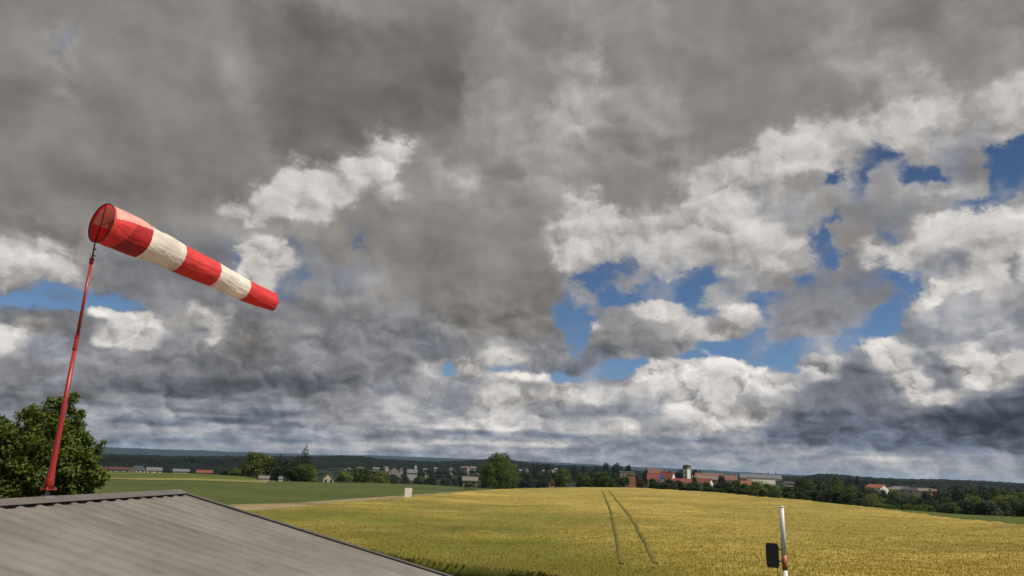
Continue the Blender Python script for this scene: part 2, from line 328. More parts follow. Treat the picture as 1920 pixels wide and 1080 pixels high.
V2 = N.m('ADD', V2, N.m('MULTIPLY', n3, 0.11))
h4 = n2(N.comb(N.m('MULTIPLY', az, 13.0), N.m('MULTIPLY', el, 40.0), 0.0), 2.3, 5, 0.58, 0.2)
V2 = N.m('ADD', V2, N.m('MULTIPLY', N.m('SUBTRACT', h4.outputs[0], 0.46), N.sstep(eld, 7, 2.0, 0.0, 0.36)))
V2 = N.m('ADD', V2, N.sstep(eld, 5.0, 0.8, 0.0, 0.065))
V2 = N.m('ADD', 0.56, N.m('MULTIPLY', N.m('SUBTRACT', V2, 0.56), N.lin(eld, 10, 22, 1.08, .95)))
V2 = N.m('SUBTRACT', V2, N.m('MULTIPLY', N.m('MAXIMUM', N.m('SUBTRACT', V2, 0.74), 0.0), 0.35))
V2 = N.m('MINIMUM', N.m('MAXIMUM', V2, 0.22), 0.93)
lin_ = N.m('POWER', V2, 2.25)
warm = N.mix(T, (1.055, 0.992, 0.925, 1), (0.86, 0.985, 1.26, 1))
white = N.mix(N.sstep(V2, .55, .85), warm, (1.045, 0.995, 0.945, 1))
cl = N.vm('SCALE', white, s=N.m('DIVIDE', lin_, STR))
cov = N.m('ADD', Cv, N.m('MULTIPLY', n1, 1.2))
cov = N.m('ADD', cov, N.m('MULTIPLY', N.m('SUBTRACT', w2.outputs[0], .5), 0.6))
cov = N.sstep(cov, 0.02, 0.70)
cov = N.m('MAXIMUM', cov, N.sstep(h2.outputs[0], .46, .72, 0.0, 0.55))
blue = N.vm('MULTIPLY', sky.outputs[0], (0.66, 0.80, 1.0))
blue = N.vm('SCALE', blue, s=N.lin(eld, 2, 26, 0.92, 0.42))
final = N.mix(cov, blue, cl)
wt.links.new(final, bg.inputs['Color'])

# ================================================================== materials
def new_mat(name):
    m = bpy.data.materials.new(name); m.use_nodes = True
    m.node_tree.nodes.clear()
    n = NT(m.node_tree)
    o = n.new('ShaderNodeOutputMaterial')
    p = n.new('ShaderNodeBsdfPrincipled')
    m.node_tree.links.new(p.outputs[0], o.inputs[0])
    return m, n, p, o
def objco(n): return n.new('ShaderNodeTexCoord').outputs['Object']
def simple(name, col, rough=.7, var=.12, scale=3.0, metal=0.0, spec=.3, bump=0.0):
    m, n, p, o = new_mat(name)
    nz = n.noise(objco(n), scale, 5, .6)
    f = n.lin(nz.outputs[0], .25, .75, 1 - var, 1 + var)
    m.node_tree.links.new(n.vm('SCALE', (col[0], col[1], col[2]), s=f), p.inputs['Base Color'])
    p.inputs['Roughness'].default_value = rough; p.inputs['Metallic'].default_value = metal
    p.inputs['Specular IOR Level'].default_value = spec
    if bump:
        b = n.new('ShaderNodeBump'); b.inputs['Strength'].default_value = bump; b.inputs['Distance'].default_value = .02
        m.node_tree.links.new(nz.outputs[0], b.inputs['Height']); m.node_tree.links.new(b.outputs[0], p.inputs['Normal'])
    return m
def field_mat(name, cols, s1, s2, extra=None, bump=.0, stretch=(1, 1, 1)):
    """cols: three albedos mixed by a large and a small noise over the ground"""
    m, n, p, o = new_mat(name)
    pos = n.new('ShaderNodeNewGeometry').outputs['Position']
    v = n.vm('MULTIPLY', pos, stretch)
    a = n.noise(v, s1, 4, .6); b = n.noise(v, s2, 6, .7)
    f1 = n.sstep(a.outputs[0], .38, .62)
    f2 = n.sstep(b.outputs[0], .30, .70)
    c = n.mix(f2, cols[0] + (1,), cols[1] + (1,))
    f3 = n.m('MULTIPLY', f1, .75)
    if extra: f3 = extra(n, pos, a.outputs[0], f3)
    c = n.mix(f3, c, cols[2] + (1,))
    fine = n.noise(pos, s2 * 6, 4, .7)
    c = n.vm('SCALE', c, s=n.lin(fine.outputs[0], .25, .75, .72, 1.28))
    wide = n.noise(n.vm('MULTIPLY', pos, (.35, 1, 1)), s2 * .4, 4, .6)
    c = n.vm('SCALE', c, s=n.lin(wide.outputs[0], .3, .7, .76, 1.20))
    m.node_tree.links.new(c, p.inputs['Base Color'])
    p.inputs['Roughness'].default_value = .85; p.inputs['Specular IOR Level'].default_value = .12
    if bump:
        bn = n.new('ShaderNodeBump'); bn.inputs['Strength'].default_value = bump; bn.inputs['Distance'].default_value = .25
        m.node_tree.links.new(b.outputs[0], bn.inputs['Height']); m.node_tree.links.new(bn.outputs[0], p.inputs['Normal'])
    return m
def leaf_mat(name, dark, light, trans=.25, rand=.25):
    m, n, p, o = new_mat(name)
    g = n.new('ShaderNodeNewGeometry'); oi = n.new('ShaderNodeObjectInfo')
    c = n.mix(g.outputs['Random Per Island'], dark + (1,), light + (1,))
    nz = n.noise(objco(n), 3.0, 3, .6)
    c = n.vm('SCALE', c, s=n.lin(nz.outputs[0], .3, .7, .75, 1.25))
    c = n.vm('SCALE', c, s=n.lin(oi.outputs['Random'], 0, 1, 1 - rand, 1 + rand))
    c = n.vm('MULTIPLY', c, n.mix(n.m('FRACT', n.m('MULTIPLY', oi.outputs['Random'], 7.31)), (.88, .96, 1.15, 1), (1.15, 1.02, .85, 1)))
    m.node_tree.links.new(c, p.inputs['Base Color'])
    p.inputs['Roughness'].default_value = .55; p.inputs['Specular IOR Level'].default_value = .25
    tr = n.new('ShaderNodeBsdfTranslucent'); m.node_tree.links.new(n.vm('MULTIPLY', c, (1.3, 1.5, .6)), tr.inputs[0])
    mx = n.new('ShaderNodeMixShader'); mx.inputs[0].default_value = trans
    m.node_tree.links.new(p.outputs[0], mx.inputs[1]); m.node_tree.links.new(tr.outputs[0], mx.inputs[2])
    m.node_tree.links.new(mx.outputs[0], o.inputs[0])
    return m

# ================================================================== objects and tags
def tag(o, label=None, cat=None, group=None, kind=None):
    if label: o['label'] = label
    if cat: o['category'] = cat
    if group: o['group'] = group
    if kind: o['kind'] = kind
    return o
def empty(name, loc, rz=0.0):
    o = bpy.data.objects.new(name, None); COL.objects.link(o)
    o.location = loc; o.rotation_euler = (0, 0, rz); o.empty_display_size = .3
    return o
def mesh_obj(name, V, F, mat, parent=None, smooth=False, mats=None, fm=None, loc=(0, 0, 0)):
    me = bpy.data.meshes.new(name)
    V = np.asarray(V, dtype=np.float32)
    me.from_pydata(V.tolist(), [], F if isinstance(F, list) else F.tolist())
    for mm in (mats or [mat]): me.materials.append(mm)
    if fm is not None: me.polygons.foreach_set('material_index', np.asarray(fm, dtype=np.int32))
    if smooth: me.polygons.foreach_set('use_smooth', [True] * len(me.polygons))
    me.update()
    o = bpy.data.objects.new(name, me); COL.objects.link(o); o.location = loc
    if parent: o.parent = parent
    return o
class MB:
    """collects boxes, tubes and prisms into one mesh"""
    def __init__(s): s.v = []; s.f = []
    def add(s, V, F):
        k = len(s.v); s.v += [tuple(map(float, p)) for p in V]; s.f += [tuple(i + k for i in f) for f in F]; return s
    def box(s, x0, x1, y0, y1, z0, z1):
        return s.add([(x0, y0, z0), (x1, y0, z0), (x1, y1, z0), (x0, y1, z0), (x0, y0, z1), (x1, y0, z1), (x1, y1, z1), (x0, y1, z1)],
                     [(0, 3, 2, 1), (4, 5, 6, 7), (0, 1, 5, 4), (1, 2, 6, 5), (2, 3, 7, 6), (3, 0, 4, 7)])
    def tube(s, pts, rad, n=16, cap=True):
        pts = [Vector(p) for p in pts]; V = []; F = []
        for i, p in enumerate(pts):
            t = (pts[min(i + 1, len(pts) - 1)] - pts[max(i - 1, 0)]).normalized()
            a = t.cross(Vector((0.13, 0.92, 0.21))).normalized(); b = t.cross(a)
            for k in range(n):
                q = 2 * math.pi * k / n
                V.append(p + (a * math.cos(q) + b * math.sin(q)) * rad[i])
        for i in range(len(pts) - 1):
            for k in range(n): F.append((i * n + k, i * n + (k + 1) % n, (i + 1) * n + (k + 1) % n, (i + 1) * n + k))
        if cap: F.append(tuple(range(n))[::-1]); F.append(tuple((len(pts) - 1) * n + k for k in range(n)))
        return s.add(V, F)
    def build(s, name, mat, parent=None, smooth=False, loc=(0, 0, 0)):
        return mesh_obj(name, s.v, s.f, mat, parent, smooth, loc=loc)

# ================================================================== terrain
def prof(pts):
    q = sorted(azel(*p) for p in pts)
    a = np.array([i[0] for i in q]); e = np.array([i[1] for i in q])
    return lambda az: np.interp(az, a, e)
EL_CREST = prof([(-250, 872), (0, 879), (200, 884), (360, 888), (450, 893), (500, 901), (600, 904), (700, 905), (800, 908), (885, 914), (960, 917), (1100, 915), (1180, 916),
                 (1300, 922), (1400, 930), (1500, 937), (1600, 948), (1700, 957), (1800, 965), (1920, 970), (2150, 985)])
EL_WOOD = prof([(-250, 838), (0, 847), (200, 852), (300, 855), (400, 857), (450, 856), (590, 857), (640, 855), (690, 858), (720, 862), (800, 866), (850, 866), (900, 863), (940, 861), (1000, 870),
                (1060, 873), (1120, 876), (1200, 883), (1250, 886), (1300, 889), (1400, 892), (1500, 894), (1540, 889), (1600, 894), (1680, 898), (1750, 900), (1830, 902), (1900, 907), (2100, 912)])
EL_FAR = prof([(-250, 836), (0, 842), (200, 842), (260, 844), (300, 846), (380, 848), (450, 851), (600, 856), (700, 857), (760, 859), (860, 863), (1000, 868), (1100, 873), (1200, 879), (1300, 883), (1400, 889), (1500, 894), (1920, 910), (2100, 914)])
def smooth01(t): t = np.clip(t, 0, 1); return t * t * (3 - 2 * t)
def rcrest(az): return np.interp(az, [-.8, -.5, -.2, .1, .3, .45, .62, .9], [300, 290, 270, 262, 225, 175, 135, 120])
WOOD_R, FAR_R = 2500.0, 10000.0
def gz(az, r):
    az = np.asarray(az, float); r = np.asarray(r, float)
    azc = np.clip(az, -.8, .8)
    rc = rcrest(azc); tc = np.tan(EL_CREST(azc))
    zc = CAM_H + rc * tc
    near = zc * np.clip(r / rc, 0, 1) ** 1.6
    d = np.maximum(r - rc, 0)
    line = CAM_H + r * tc - 1.3 * (1 - np.exp(-d / 35)) - .012 * d
    floor = -24.0
    k = 6.0
    mid = np.maximum(line, floor) + np.where(abs(line - floor) < k, (k - abs(line - floor)) ** 2 / (4 * k), 0)
    z = np.where(r < rc, near, mid)
    wood = CAM_H + WOOD_R * np.tan(EL_WOOD(azc)) - 15
    slope = CAM_H + r * np.tan(EL_WOOD(azc) - np.radians(np.interp(r, [600, 900, 1350], [1.75, 1.2, .78])))
    z = np.where(r > 620, z + (slope - z) * smooth01((r - 620) / 200), z)
    t = smooth01((r - 1300) / (WOOD_R - 1300))
    z = np.where(r > 1300, z + (wood - z) * t, z)
    z = np.where(r > WOOD_R, wood + (-34 - wood) * smooth01((r - WOOD_R) / 1500), z)
    far = CAM_H + FAR_R * np.tan(EL_FAR(azc))
    z = np.where(r > 6000, z + (far - z) * smooth01((r - 6000) / (FAR_R - 6000)), z)
    z = np.where(r > FAR_R, far + (-150 - far) * smooth01((r - FAR_R) / 4000), z)
    return z
def gzxy(x, y): return float(gz(math.atan2(x, y), math.hypot(x, y)))
def at(px, D, dy=0.0):
    """ground point at distance D in the direction of column px (taken at the horizon)"""
    a, _ = azel(px, 880 + (px - 960) * .035)
    return a, D * math.sin(a), D * math.cos(a)
def zpix(px, py, D):
    a, e = azel(px, py); return CAM_H + D * math.tan(e)
def grid_faces(nr, nc, wrap=False):
    i = np.arange(nr - 1)[:, None]; j = np.arange(nc if wrap else nc - 1)[None, :]
    j2 = (j + 1) % nc
    return np.stack([i * nc + j, i * nc + j2, (i + 1) * nc + j2, (i + 1) * nc + j], -1).reshape(-1, 4)

azg = np.radians(np.concatenate([np.arange(-50, 50, .4), np.arange(50, 310, 4)]))
rg = np.concatenate([[0.02], 1.5 * 1.032 ** np.arange(0, 292)])
A, RR = np.meshgrid(np.where(azg > math.pi, azg - 2 * math.pi, azg), rg)
Z = gz(A, RR)
V = np.stack([RR * np.sin(A), RR * np.cos(A), Z], -1).reshape(-1, 3)
def _len(n, pos):
    nd = n.new('ShaderNodeVectorMath', operation='LENGTH'); n.l.new(pos, nd.inputs[0]); return nd.outputs['Value']
M_GROUND = field_mat('meadow_green', [(.062, .082, .022), (.082, .100, .028), (.016, .028, .013)], .004, .05,
                     lambda n, pos, a, f: n.m('MAXIMUM', n.m('MULTIPLY', f, .25), n.sstep(_len(n, pos), 520, 640)), bump=.3)
g = mesh_obj('ground', V, grid_faces(len(rg), len(azg), True), M_GROUND, smooth=True)
tag(g, kind='structure')

def r_at(az, el, off=0.0):
    """distance at which the line of sight (az, el) meets the ground, before the crest"""
    az = np.atleast_1d(az); el = np.atleast_1d(el)
    lo = np.full(az.shape, 5.0); hi = rcrest(az).astype(float)
    for _ in range(40):
        mid = (lo + hi) / 2
        e = np.arctan2(gz(az, mid) + off - CAM_H, mid)
        up = e < el
        lo = np.where(up, mid, lo); hi = np.where(up, hi, mid)
    return (lo + hi) / 2
def patch(name, x0, x1, top, bot, mat, zoff=.03, nc=120, nr=40, skirt=0.0, bumps=None, over_top=0.0):
    """a field: the strip of ground between two lines given in the photograph's pixels"""
    a0 = azel(x0, 900)[0]; a1 = azel(x1, 900)[0]
    az = np.linspace(a0, a1, nc)
    et = prof(top)(az); eb = prof(bot)(az)
    rt = r_at(az, np.minimum(et, EL_CREST(az) - 1e-5), zoff if zoff > .3 else 0) + over_top; rb = r_at(az, eb, zoff if zoff > .3 else 0)
    t = np.linspace(0, 1, nr)[:, None]
    r = 1 / (1 / rb + (1 / rt - 1 / rb) * t)
    AA = np.repeat(az[None], nr, 0)
    z = gz(AA, r) + zoff
    X, Y = r * np.sin(AA), r * np.cos(AA)
    if bumps is not None: z = z + bumps(X, Y)
    V = np.stack([X, Y, z], -1)
    if skirt:
        rim = np.copy(V); rim[..., 2] -= skirt
        V2 = np.full((nr + 2, nc + 2, 3), 0.0)
        V2[1:-1, 1:-1] = V
        V2[0, 1:-1] = rim[0]; V2[-1, 1:-1] = rim[-1]; V2[1:-1, 0] = rim[:, 0]; V2[1:-1, -1] = rim[:, -1]
        V2[0, 0] = rim[0, 0]; V2[0, -1] = rim[0, -1]; V2[-1, 0] = rim[-1, 0]; V2[-1, -1] = rim[-1, -1]
        V = V2; nr += 2; nc += 2
    o = mesh_obj(name, V.reshape(-1, 3), grid_faces(nr, nc), mat, smooth=True)
    return tag(o, kind='structure')

# value noise for real bumps in the crop
def vnoise(X, Y, s, seed):
    r_ = np.random.default_rng(seed); T = r_.random((256, 256))
    x = X / s + 1000; y = Y / s + 1000
    xi = np.floor(x).astype(int); yi = np.floor(y).astype(int); fx = x - xi; fy = y - yi
    fx = fx * fx * (3 - 2 * fx); fy = fy * fy * (3 - 2 * fy)
    g_ = lambda i, j: T[i % 256, j % 256]
    return (g_(xi, yi) * (1 - fx) + g_(xi + 1, yi) * fx) * (1 - fy) + (g_(xi, yi + 1) * (1 - fx) + g_(xi + 1, yi + 1) * fx) * fy

# left: upper meadow, pale strip, grazed field
M_UP = field_mat('young_meadow', [(.085, .105, .020), (.105, .120, .026), (.060, .085, .018)], .02, .2)
M_PALE = field_mat('mown_strip', [(.21, .19, .06), (.26, .22, .08), (.12, .13, .035)], .05, .5)
M_TRACK = field_mat('sandy_track', [(.24, .19, .10), (.30, .24, .14), (.17, .14, .07)], .1, .8)
patch('meadow', -250, 520, [(-250, 870), (0, 879), (200, 884), (360, 888), (450, 893), (520, 901)], [(-250, 892), (200, 897), (360, 899), (520, 905)], M_UP, .04)
patch('mown_strip', -250, 500, [(-250, 893), (200, 897.5), (290, 897), (360, 897), (500, 902)], [(-250, 894), (200, 898.7), (290, 900.3), (360, 901), (500, 906)], M_PALE, .08)
patch('sandy_track', 380, 900, [(380, 947), (430, 947), (560, 943), (640, 937), (760, 929), (860, 922), (900, 919)], [(380, 962), (470, 960), (560, 952), (640, 943), (760, 934), (860, 925), (900, 921)], M_TRACK, .05)
patch('field_margin', 1500, 2150, [(1500, 937), (1600, 948), (1700, 957), (1800, 965), (1920, 970), (2150, 985)], [(1500, 945), (1600, 955), (1700, 966), (1800, 980), (1920, 994), (2150, 1020)], M_UP, .05)

# the wheat field
def wheat_extra(n, pos, a, f):
    x, y, z = n.sep(pos)
    near_left = n.m('MULTIPLY', n.sstep(x, 26, -6), n.sstep(y, 140, 60))
    return n.m('MINIMUM', n.m('ADD', n.m('MULTIPLY', f, .55), n.m('MULTIPLY', near_left, n.lin(a, .3, .7, .45, 1.0))), 1.0)
M_WHEAT = field_mat('ripening_wheat', [(.300, .222, .050), (.390, .305, .085), (.125, .135, .025)], .035, .33, wheat_extra, bump=.35)
def crop(X, Y):
    b = .12 * vnoise(X, Y, 2.6, 1) + .12 * vnoise(X, Y, .9, 2) + .25 * vnoise(X, Y * .6, 9, 3)
    return b * smooth01((np.hypot(X, Y) - 20) / 20)
WTOP = [(380, 962), (470, 961), (560, 953), (640, 944), (760, 935), (860, 926), (885, 921), (960, 917.5), (1100, 915.4), (1180, 916.4), (1300, 922.4), (1400, 930.5), (1500, 938.5), (1600, 950), (1700, 962), (1800, 975), (1920, 989), (2150, 1012)]
WBOT = [(380, 985), (520, 1010), (640, 1035), (780, 1056), (900, 1068), (1010, 1080), (1200, 1120), (2150, 1160)]
patch('wheat_field', 400, 2120, WTOP, WBOT, M_WHEAT, .65, nc=760, nr=300, skirt=.62, bumps=crop)

# ears and stalks standing out of the crop: thousands of small leaning blades
def blades(name, n, x0, x1, y0, y1, h, w, mat, base):
    px = rng.uniform(x0, x1, n); py = y0 + (y1 - y0) * rng.uniform(0, 1, n) ** 1.25
    az = np.empty(n); el = np.empty(n)
    Mc = np.array(CAM_ROT)
    d = np.stack([(px - 960) / FPX, (540 - py) / FPX, -np.ones(n)], -1) @ Mc.T
    d /= np.linalg.norm(d, axis=1)[:, None]
    az = np.arctan2(d[:, 0], d[:, 1]); el = np.arcsin(d[:, 2])
    a_, e_ = None, None
    top = prof(WTOP)(az); bot = prof(WBOT)(az)
    ok = (el < top) & (el > bot) & (el < EL_CREST(az)) if base > 0 else (el < bot)
    az, el = az[ok], el[ok]; r = r_at(az, el, base); n = len(r)
    X, Y = r * np.sin(az), r * np.cos(az)
    z = gz(az, r) + base + (crop(X, Y) if base > 0 else 0)
    th = rng.uniform(0, math.pi, n); ln = rng.normal(.25, .25, n); ln2 = rng.normal(0, .2, n)
    hh = h * rng.uniform(.6, 1.4, n); ww = w * rng.uniform(.6, 1.5, n)
    cx, sy = np.cos(th) * ww / 2, np.sin(th) * ww / 2
    P0 = np.stack([X - cx, Y - sy, z - .12], -1); P1 = np.stack([X + cx, Y + sy, z - .12], -1)
    P2 = np.stack([X + ln * hh, Y + ln2 * hh, z + hh], -1)
    V = np.stack([P0, P1, P2], 1).reshape(-1, 3)
    F = np.arange(3 * n).reshape(-1, 3)
    return mesh_obj(name, V, F, mat)
M_EAR = leaf_mat('wheat_ears', (.30, .225, .057), (.40, .315, .09), .35, 0)
w_ = blades('wheat_ears', 110000, 420, 1990, 932, 1100, .065, .08, M_EAR, .70)
tag(w_, 'golden wheat ears standing over the whole field', 'wheat', kind='stuff')
M_GRASS = leaf_mat('rough_grass', (.03, .05, .012), (.10, .13, .03), .2, 0)
w_ = blades('rough_grass', 9000, 640, 1060, 1030, 1090, .22, .09, M_GRASS, 0.0)
tag(w_, 'rough green grass along the near edge of the field', 'grass', kind='stuff')

# wheel tracks pressed into the crop
def ribbon(name, pts, width, zoff, mat):
    P = []
    for (x, y) in pts:
        a, e = azel(x, y); r = float(r_at(a, e, zoff)[0]); P.append((a, r))
    pr = np.array([(r * math.sin(a), r * math.cos(a)) for a, r in P])
    s = np.r_[0, np.cumsum(np.hypot(*np.diff(pr, axis=0).T))]
    t = np.arange(0, s[-1], .6)
    X = np.interp(t, s, pr[:, 0]); Y = np.interp(t, s, pr[:, 1])
    tx, ty = np.gradient(X), np.gradient(Y); L = np.hypot(tx, ty); nx, ny = -ty / L, tx / L
    V = []
    for k, w0 in enumerate((-1, -.4, .4, 1)):
        w1 = width * w0 * (.75 + .5 * vnoise(t, t * 0 + k, 1.7, 5 + k))
        xx, yy = X + nx * w1, Y + ny * w1
        V.append(np.stack([xx, yy, gz(np.arctan2(xx, yy), np.hypot(xx, yy)) + zoff + crop(xx, yy) + (.02 if abs(w0) < 1 else -.12)], -1))
    V = np.stack(V, 1).reshape(-1, 3)
    return tag(mesh_obj(name, V, grid_faces(len(t), 4), mat, smooth=True), kind='structure')
M_RUT = field_mat('trodden_crop', [(.13, .12, .030), (.16, .135, .04), (.10, .10, .025)], .2, 1.2)
ribbon('wheel_track', [(1129, 922), (1133, 930), (1140, 948), (1146, 965), (1151, 990), (1157, 1020), (1162, 1046), (1166, 1066)], .26, .70, M_RUT)
ribbon('wheel_track', [(1142, 922), (1150, 932), (1164, 950), (1178, 967), (1192, 990), (1206, 1018), (1218, 1042), (1230, 1066)], .26, .70, M_RUT)

# ------------------------------------------------------------------ far woods: one canopy each, thousands of crowns
def canopy(name, r0f, r1, nr, naz, h, bump, cell, mat, label, az0=-46, az1=46, pw=1.0):
    az = np.radians(np.linspace(az0, az1, naz)); t = np.linspace(0, 1, nr)[:, None] ** pw
    r0 = r0f(az)[None] if callable(r0f) else r0f
    RR = r0 + (r1 - r0) * t * np.ones((1, naz)); AA = np.repeat(az[None], nr, 0)
    X, Y = RR * np.sin(AA), RR * np.cos(AA)
    b = vnoise(X, Y, cell, 21) ** 1.3 * bump + vnoise(X, Y, cell * 4, 22) * bump * .5 + rng.random(X.shape) ** 3 * bump * .35
    z = gz(AA, RR) + (h + b) * np.minimum(1, .35 + t * 9)
    z[0] = gz(AA[0], RR[0]) - 2; z[-1] = gz(AA[-1], RR[-1]) - 2
    o = mesh_obj(name, np.stack([X, Y, z], -1).reshape(-1, 3), grid_faces(nr, naz), mat)
    return tag(o, label, 'forest', kind='stuff')
M_WOOD = field_mat('spruce_forest', [(.006, .011, .007), (.010, .016, .008), (.004, .008, .005)], .004, .05)  # very dark greens: the cloud shadow on the ridge is in the colour
M_WOOD2 = field_mat('distant_forest', [(.010, .018, .014), (.014, .022, .016), (.008, .014, .012)], .0008, .006)
canopy('forest', lambda a_: np.interp(a_, np.radians([-46, -17, -13, 1, 5, 46]), [900, 900, 1270, 1270, 950, 950]), 2620, 240, 1500, 8, 7, 15, M_WOOD, 'dark forest covering the long ridge behind the town')
canopy('distant_forest', 6500, 10300, 50, 1200, 8, 12, 40, M_WOOD2, 'blue grey wooded hills on the horizon')

# ================================================================== hangar roof under the camera
H_R = 0.55
def hit_z(px, py, z):
    d = ray(px, py); t = (z - CAM_H) / d.z; return Vector((0, 0, CAM_H)) + d * t
RZ = CAM_H - H_R
RA, RB = hit_z(0, 946, RZ), hit_z(331, 925, RZ)
rdir = (RB - RA); rdir.z = 0; rdir.normalize()
perp = Vector((rdir.y, -rdir.x, 0))
if perp.x < 0: perp = -perp
best = None
dg = ray(824, 1080)
for pt in np.linspace(4, 30, 521):
    e = perp * math.cos(R(pt)) - Vector((0, 0, math.sin(R(pt))))
    c0 = RB - Vector((0, 0, CAM_H)); nrm = dg.cross(e)
    dist = abs(c0.dot(nrm)) / nrm.length
    if best is None or dist < best[0]: best = (dist, pt)
ROOF_P = R(best[1])
print('roof pitch', best, 'ridge', RA, RB, perp)
L_DOWN = 6.6; L_RIDGE = 17.0
hang = empty('hangar', (RB.x, RB.y, 0))
tag(hang, 'low hangar with a brown grey corrugated metal roof, in the bottom left corner', 'hangar')
def P(u, s, side=1, up=0.0):
    """u metres back along the ridge from the gable, s metres down the slope"""
    d = perp * side
    q = RB - rdir * u + d * (s * math.cos(ROOF_P)) + Vector((0, 0, -s * math.sin(ROOF_P)))
    q = q + (d * math.sin(ROOF_P) + Vector((0, 0, math.cos(ROOF_P)))) * up
    return q - Vector((RB.x, RB.y, 0))
def roof_mat():
    m, n, p, o = new_mat('coated_roof_sheet')
    oc = objco(n)
    a = n.noise(oc, .7, 5, .65); b = n.noise(n.vm('MULTIPLY', oc, (1, 1, 1)), 9, 5, .7)
    c = n.mix(n.sstep(a.outputs[0], .35, .68), (.155, .142, .130, 1), (.225, .210, .195, 1))
    c = n.vm('SCALE', c, s=n.lin(b.outputs[0], .3, .7, .92, 1.08))
    st = n.noise(n.vm('MULTIPLY', oc, (.35, 3.2, 1)), 2.0, 6, .65)
    c = n.mix(n.sstep(st.outputs[0], .50, .80), c, n.vm('MULTIPLY', c, (.84, .81, .77)))
    m.node_tree.links.new(c, p.inputs['Base Color'])
    p.inputs['Roughness'].default_value = .50; p.inputs['Specular IOR Level'].default_value = .5
    return m
M_ROOF = roof_mat()
M_CAP = simple('ridge_cap_coating', (.125, .115, .106), .5, .18, 3)
M_TRIM = simple('roof_trim', (.095, .088, .082), .5, .15, 4)
prof_pts = [(0, 0), (.022, .025), (.07, .025), (.092, 0), (.30, 0)]
def sheet(side):
    us = []; hs = []
    k = 0
    while k * .30 < L_RIDGE:
        for a_, h_ in prof_pts[:-1]: us.append(k * .30 + a_); hs.append(h_)
        k += 1
    ss = np.linspace(.02, L_DOWN, 12)
    V = [P(u, s, side, h) for s in ss for u, h in zip(us, hs)]
    V += [P(u, s, side, -.02) for s in (ss[0], ss[-1]) for u in us]
    n = len(us); F = grid_faces(len(ss), n).tolist()
    b0 = len(ss) * n
    for j in range(n - 1):
        F.append((b0 + j, b0 + j + 1, j + 1, j)); F.append((b0 + n + j, b0 + n + j + 1, (len(ss) - 1) * n + j + 1, (len(ss) - 1) * n + j))
        F.append((b0 + j, b0 + n + j, b0 + n + j + 1, b0 + j + 1))
    return mesh_obj('roof', V, F, M_ROOF, hang)
r1 = sheet(1); r2 = sheet(-1)
# ridge cap: folded strip, its underside open above the troughs
m = MB()
for side in (1, -1):
    q = [P(-.06, 0, side, .062), P(L_RIDGE, 0, side, .062), P(L_RIDGE, .17, side, .050), P(-.06, .17, side, .050)]
    q2 = [v - Vector((0, 0, .004)) for v in q]
    m.add(q + q2, [(0, 1, 2, 3), (4, 7, 6, 5), (0, 4, 5, 1), (1, 5, 6, 2), (2, 6, 7, 3), (3, 7, 4, 0)])
m.build('ridge_cap', M_CAP, hang)
# verge trim down both gable slopes, gable wall and long walls
for side in (1, -1):
    m = MB()
    q = [P(.05, 0, side, .052), P(.05, L_DOWN, side, .052), P(-.07, L_DOWN, side, .052), P(-.07, 0, side, .052)]
    q2 = [P(.05, 0, side, .040), P(.05, L_DOWN, side, .040), P(-.07, L_DOWN, side, .040), P(-.07, 0, side, .040)]
    m.add(q + q2, [(0, 1, 2, 3), (4, 7, 6, 5), (0, 4, 5, 1), (1, 5, 6, 2), (2, 6, 7, 3), (3, 7, 4, 0)])
    q = [P(-.07, 0, side, .039), P(-.07, L_DOWN, side, .039), P(-.07, L_DOWN, side, -.13), P(-.07, 0, side, -.13)]
    q2 = [P(-.052, 0, side, .039), P(-.052, L_DOWN, side, .039), P(-.052, L_DOWN, side, -.13), P(-.052, 0, side, -.13)]
    m.add(q + q2, [(0, 1, 2, 3), (4, 7, 6, 5), (0, 4, 5, 1), (1, 5, 6, 2), (2, 6, 7, 3), (3, 7, 4, 0)])
    m.build('verge_trim', M_TRIM, hang)
M_HW = simple('hangar_wall', (.34, .33, .30), .8, .1, 2)
zb = lambda v: Vector((v.x, v.y, -.3))
e1, e2, apex = P(.15, L_DOWN - .35, 1, -.06), P(.15, L_DOWN - .35, -1, -.06), P(.15, 0, 1, -.06)
f1, f2, apexb = P(L_RIDGE - .15, L_DOWN - .35, 1, -.06), P(L_RIDGE - .15, L_DOWN - .35, -1, -.06), P(L_RIDGE - .15, 0, 1, -.06)
mesh_obj('wall', [zb(e1), zb(e2), e2, apex, e1, zb(f1), zb(f2), f2, apexb, f1],
         [(0, 1, 2, 3, 4), (5, 9, 8, 7, 6), (0, 4, 9, 5), (1, 6, 7, 2)], M_HW, hang)

# ================================================================== windsock
def paint_mat(name, col, rough=.38, worn=(.16, .12, .10), amount=.62):
    m, n, p, o = new_mat(name)
    oc = objco(n)
    a = n.noise(oc, 14, 6, .7); b = n.noise(n.vm('MULTIPLY', oc, (1, 1, .25)), 5, 4, .6)
    c = n.vm('SCALE', col, s=n.lin(b.outputs[0], .3, .7, .80, 1.15))
    c = n.mix(n.sstep(a.outputs[0], amount, amount + .08), c, worn + (1,))
    m.node_tree.links.new(c, p.inputs['Base Color']); p.inputs['Roughness'].default_value = rough
    bn = n.new('ShaderNodeBump'); bn.inputs['Strength'].default_value = .15; bn.inputs['Distance'].default_value = .003
    m.node_tree.links.new(a.outputs[0], bn.inputs['Height']); m.node_tree.links.new(bn.outputs[0], p.inputs['Normal'])
    return m
M_RED = paint_mat('red_paint', (.31, .022, .018))
M_STEEL = paint_mat('galvanised_steel', (.20, .20, .20), .45, (.10, .07, .05), .6)
M_DARK = paint_mat('dark_hoop_paint', (.10, .018, .018), .5, (.05, .03, .03), .6)
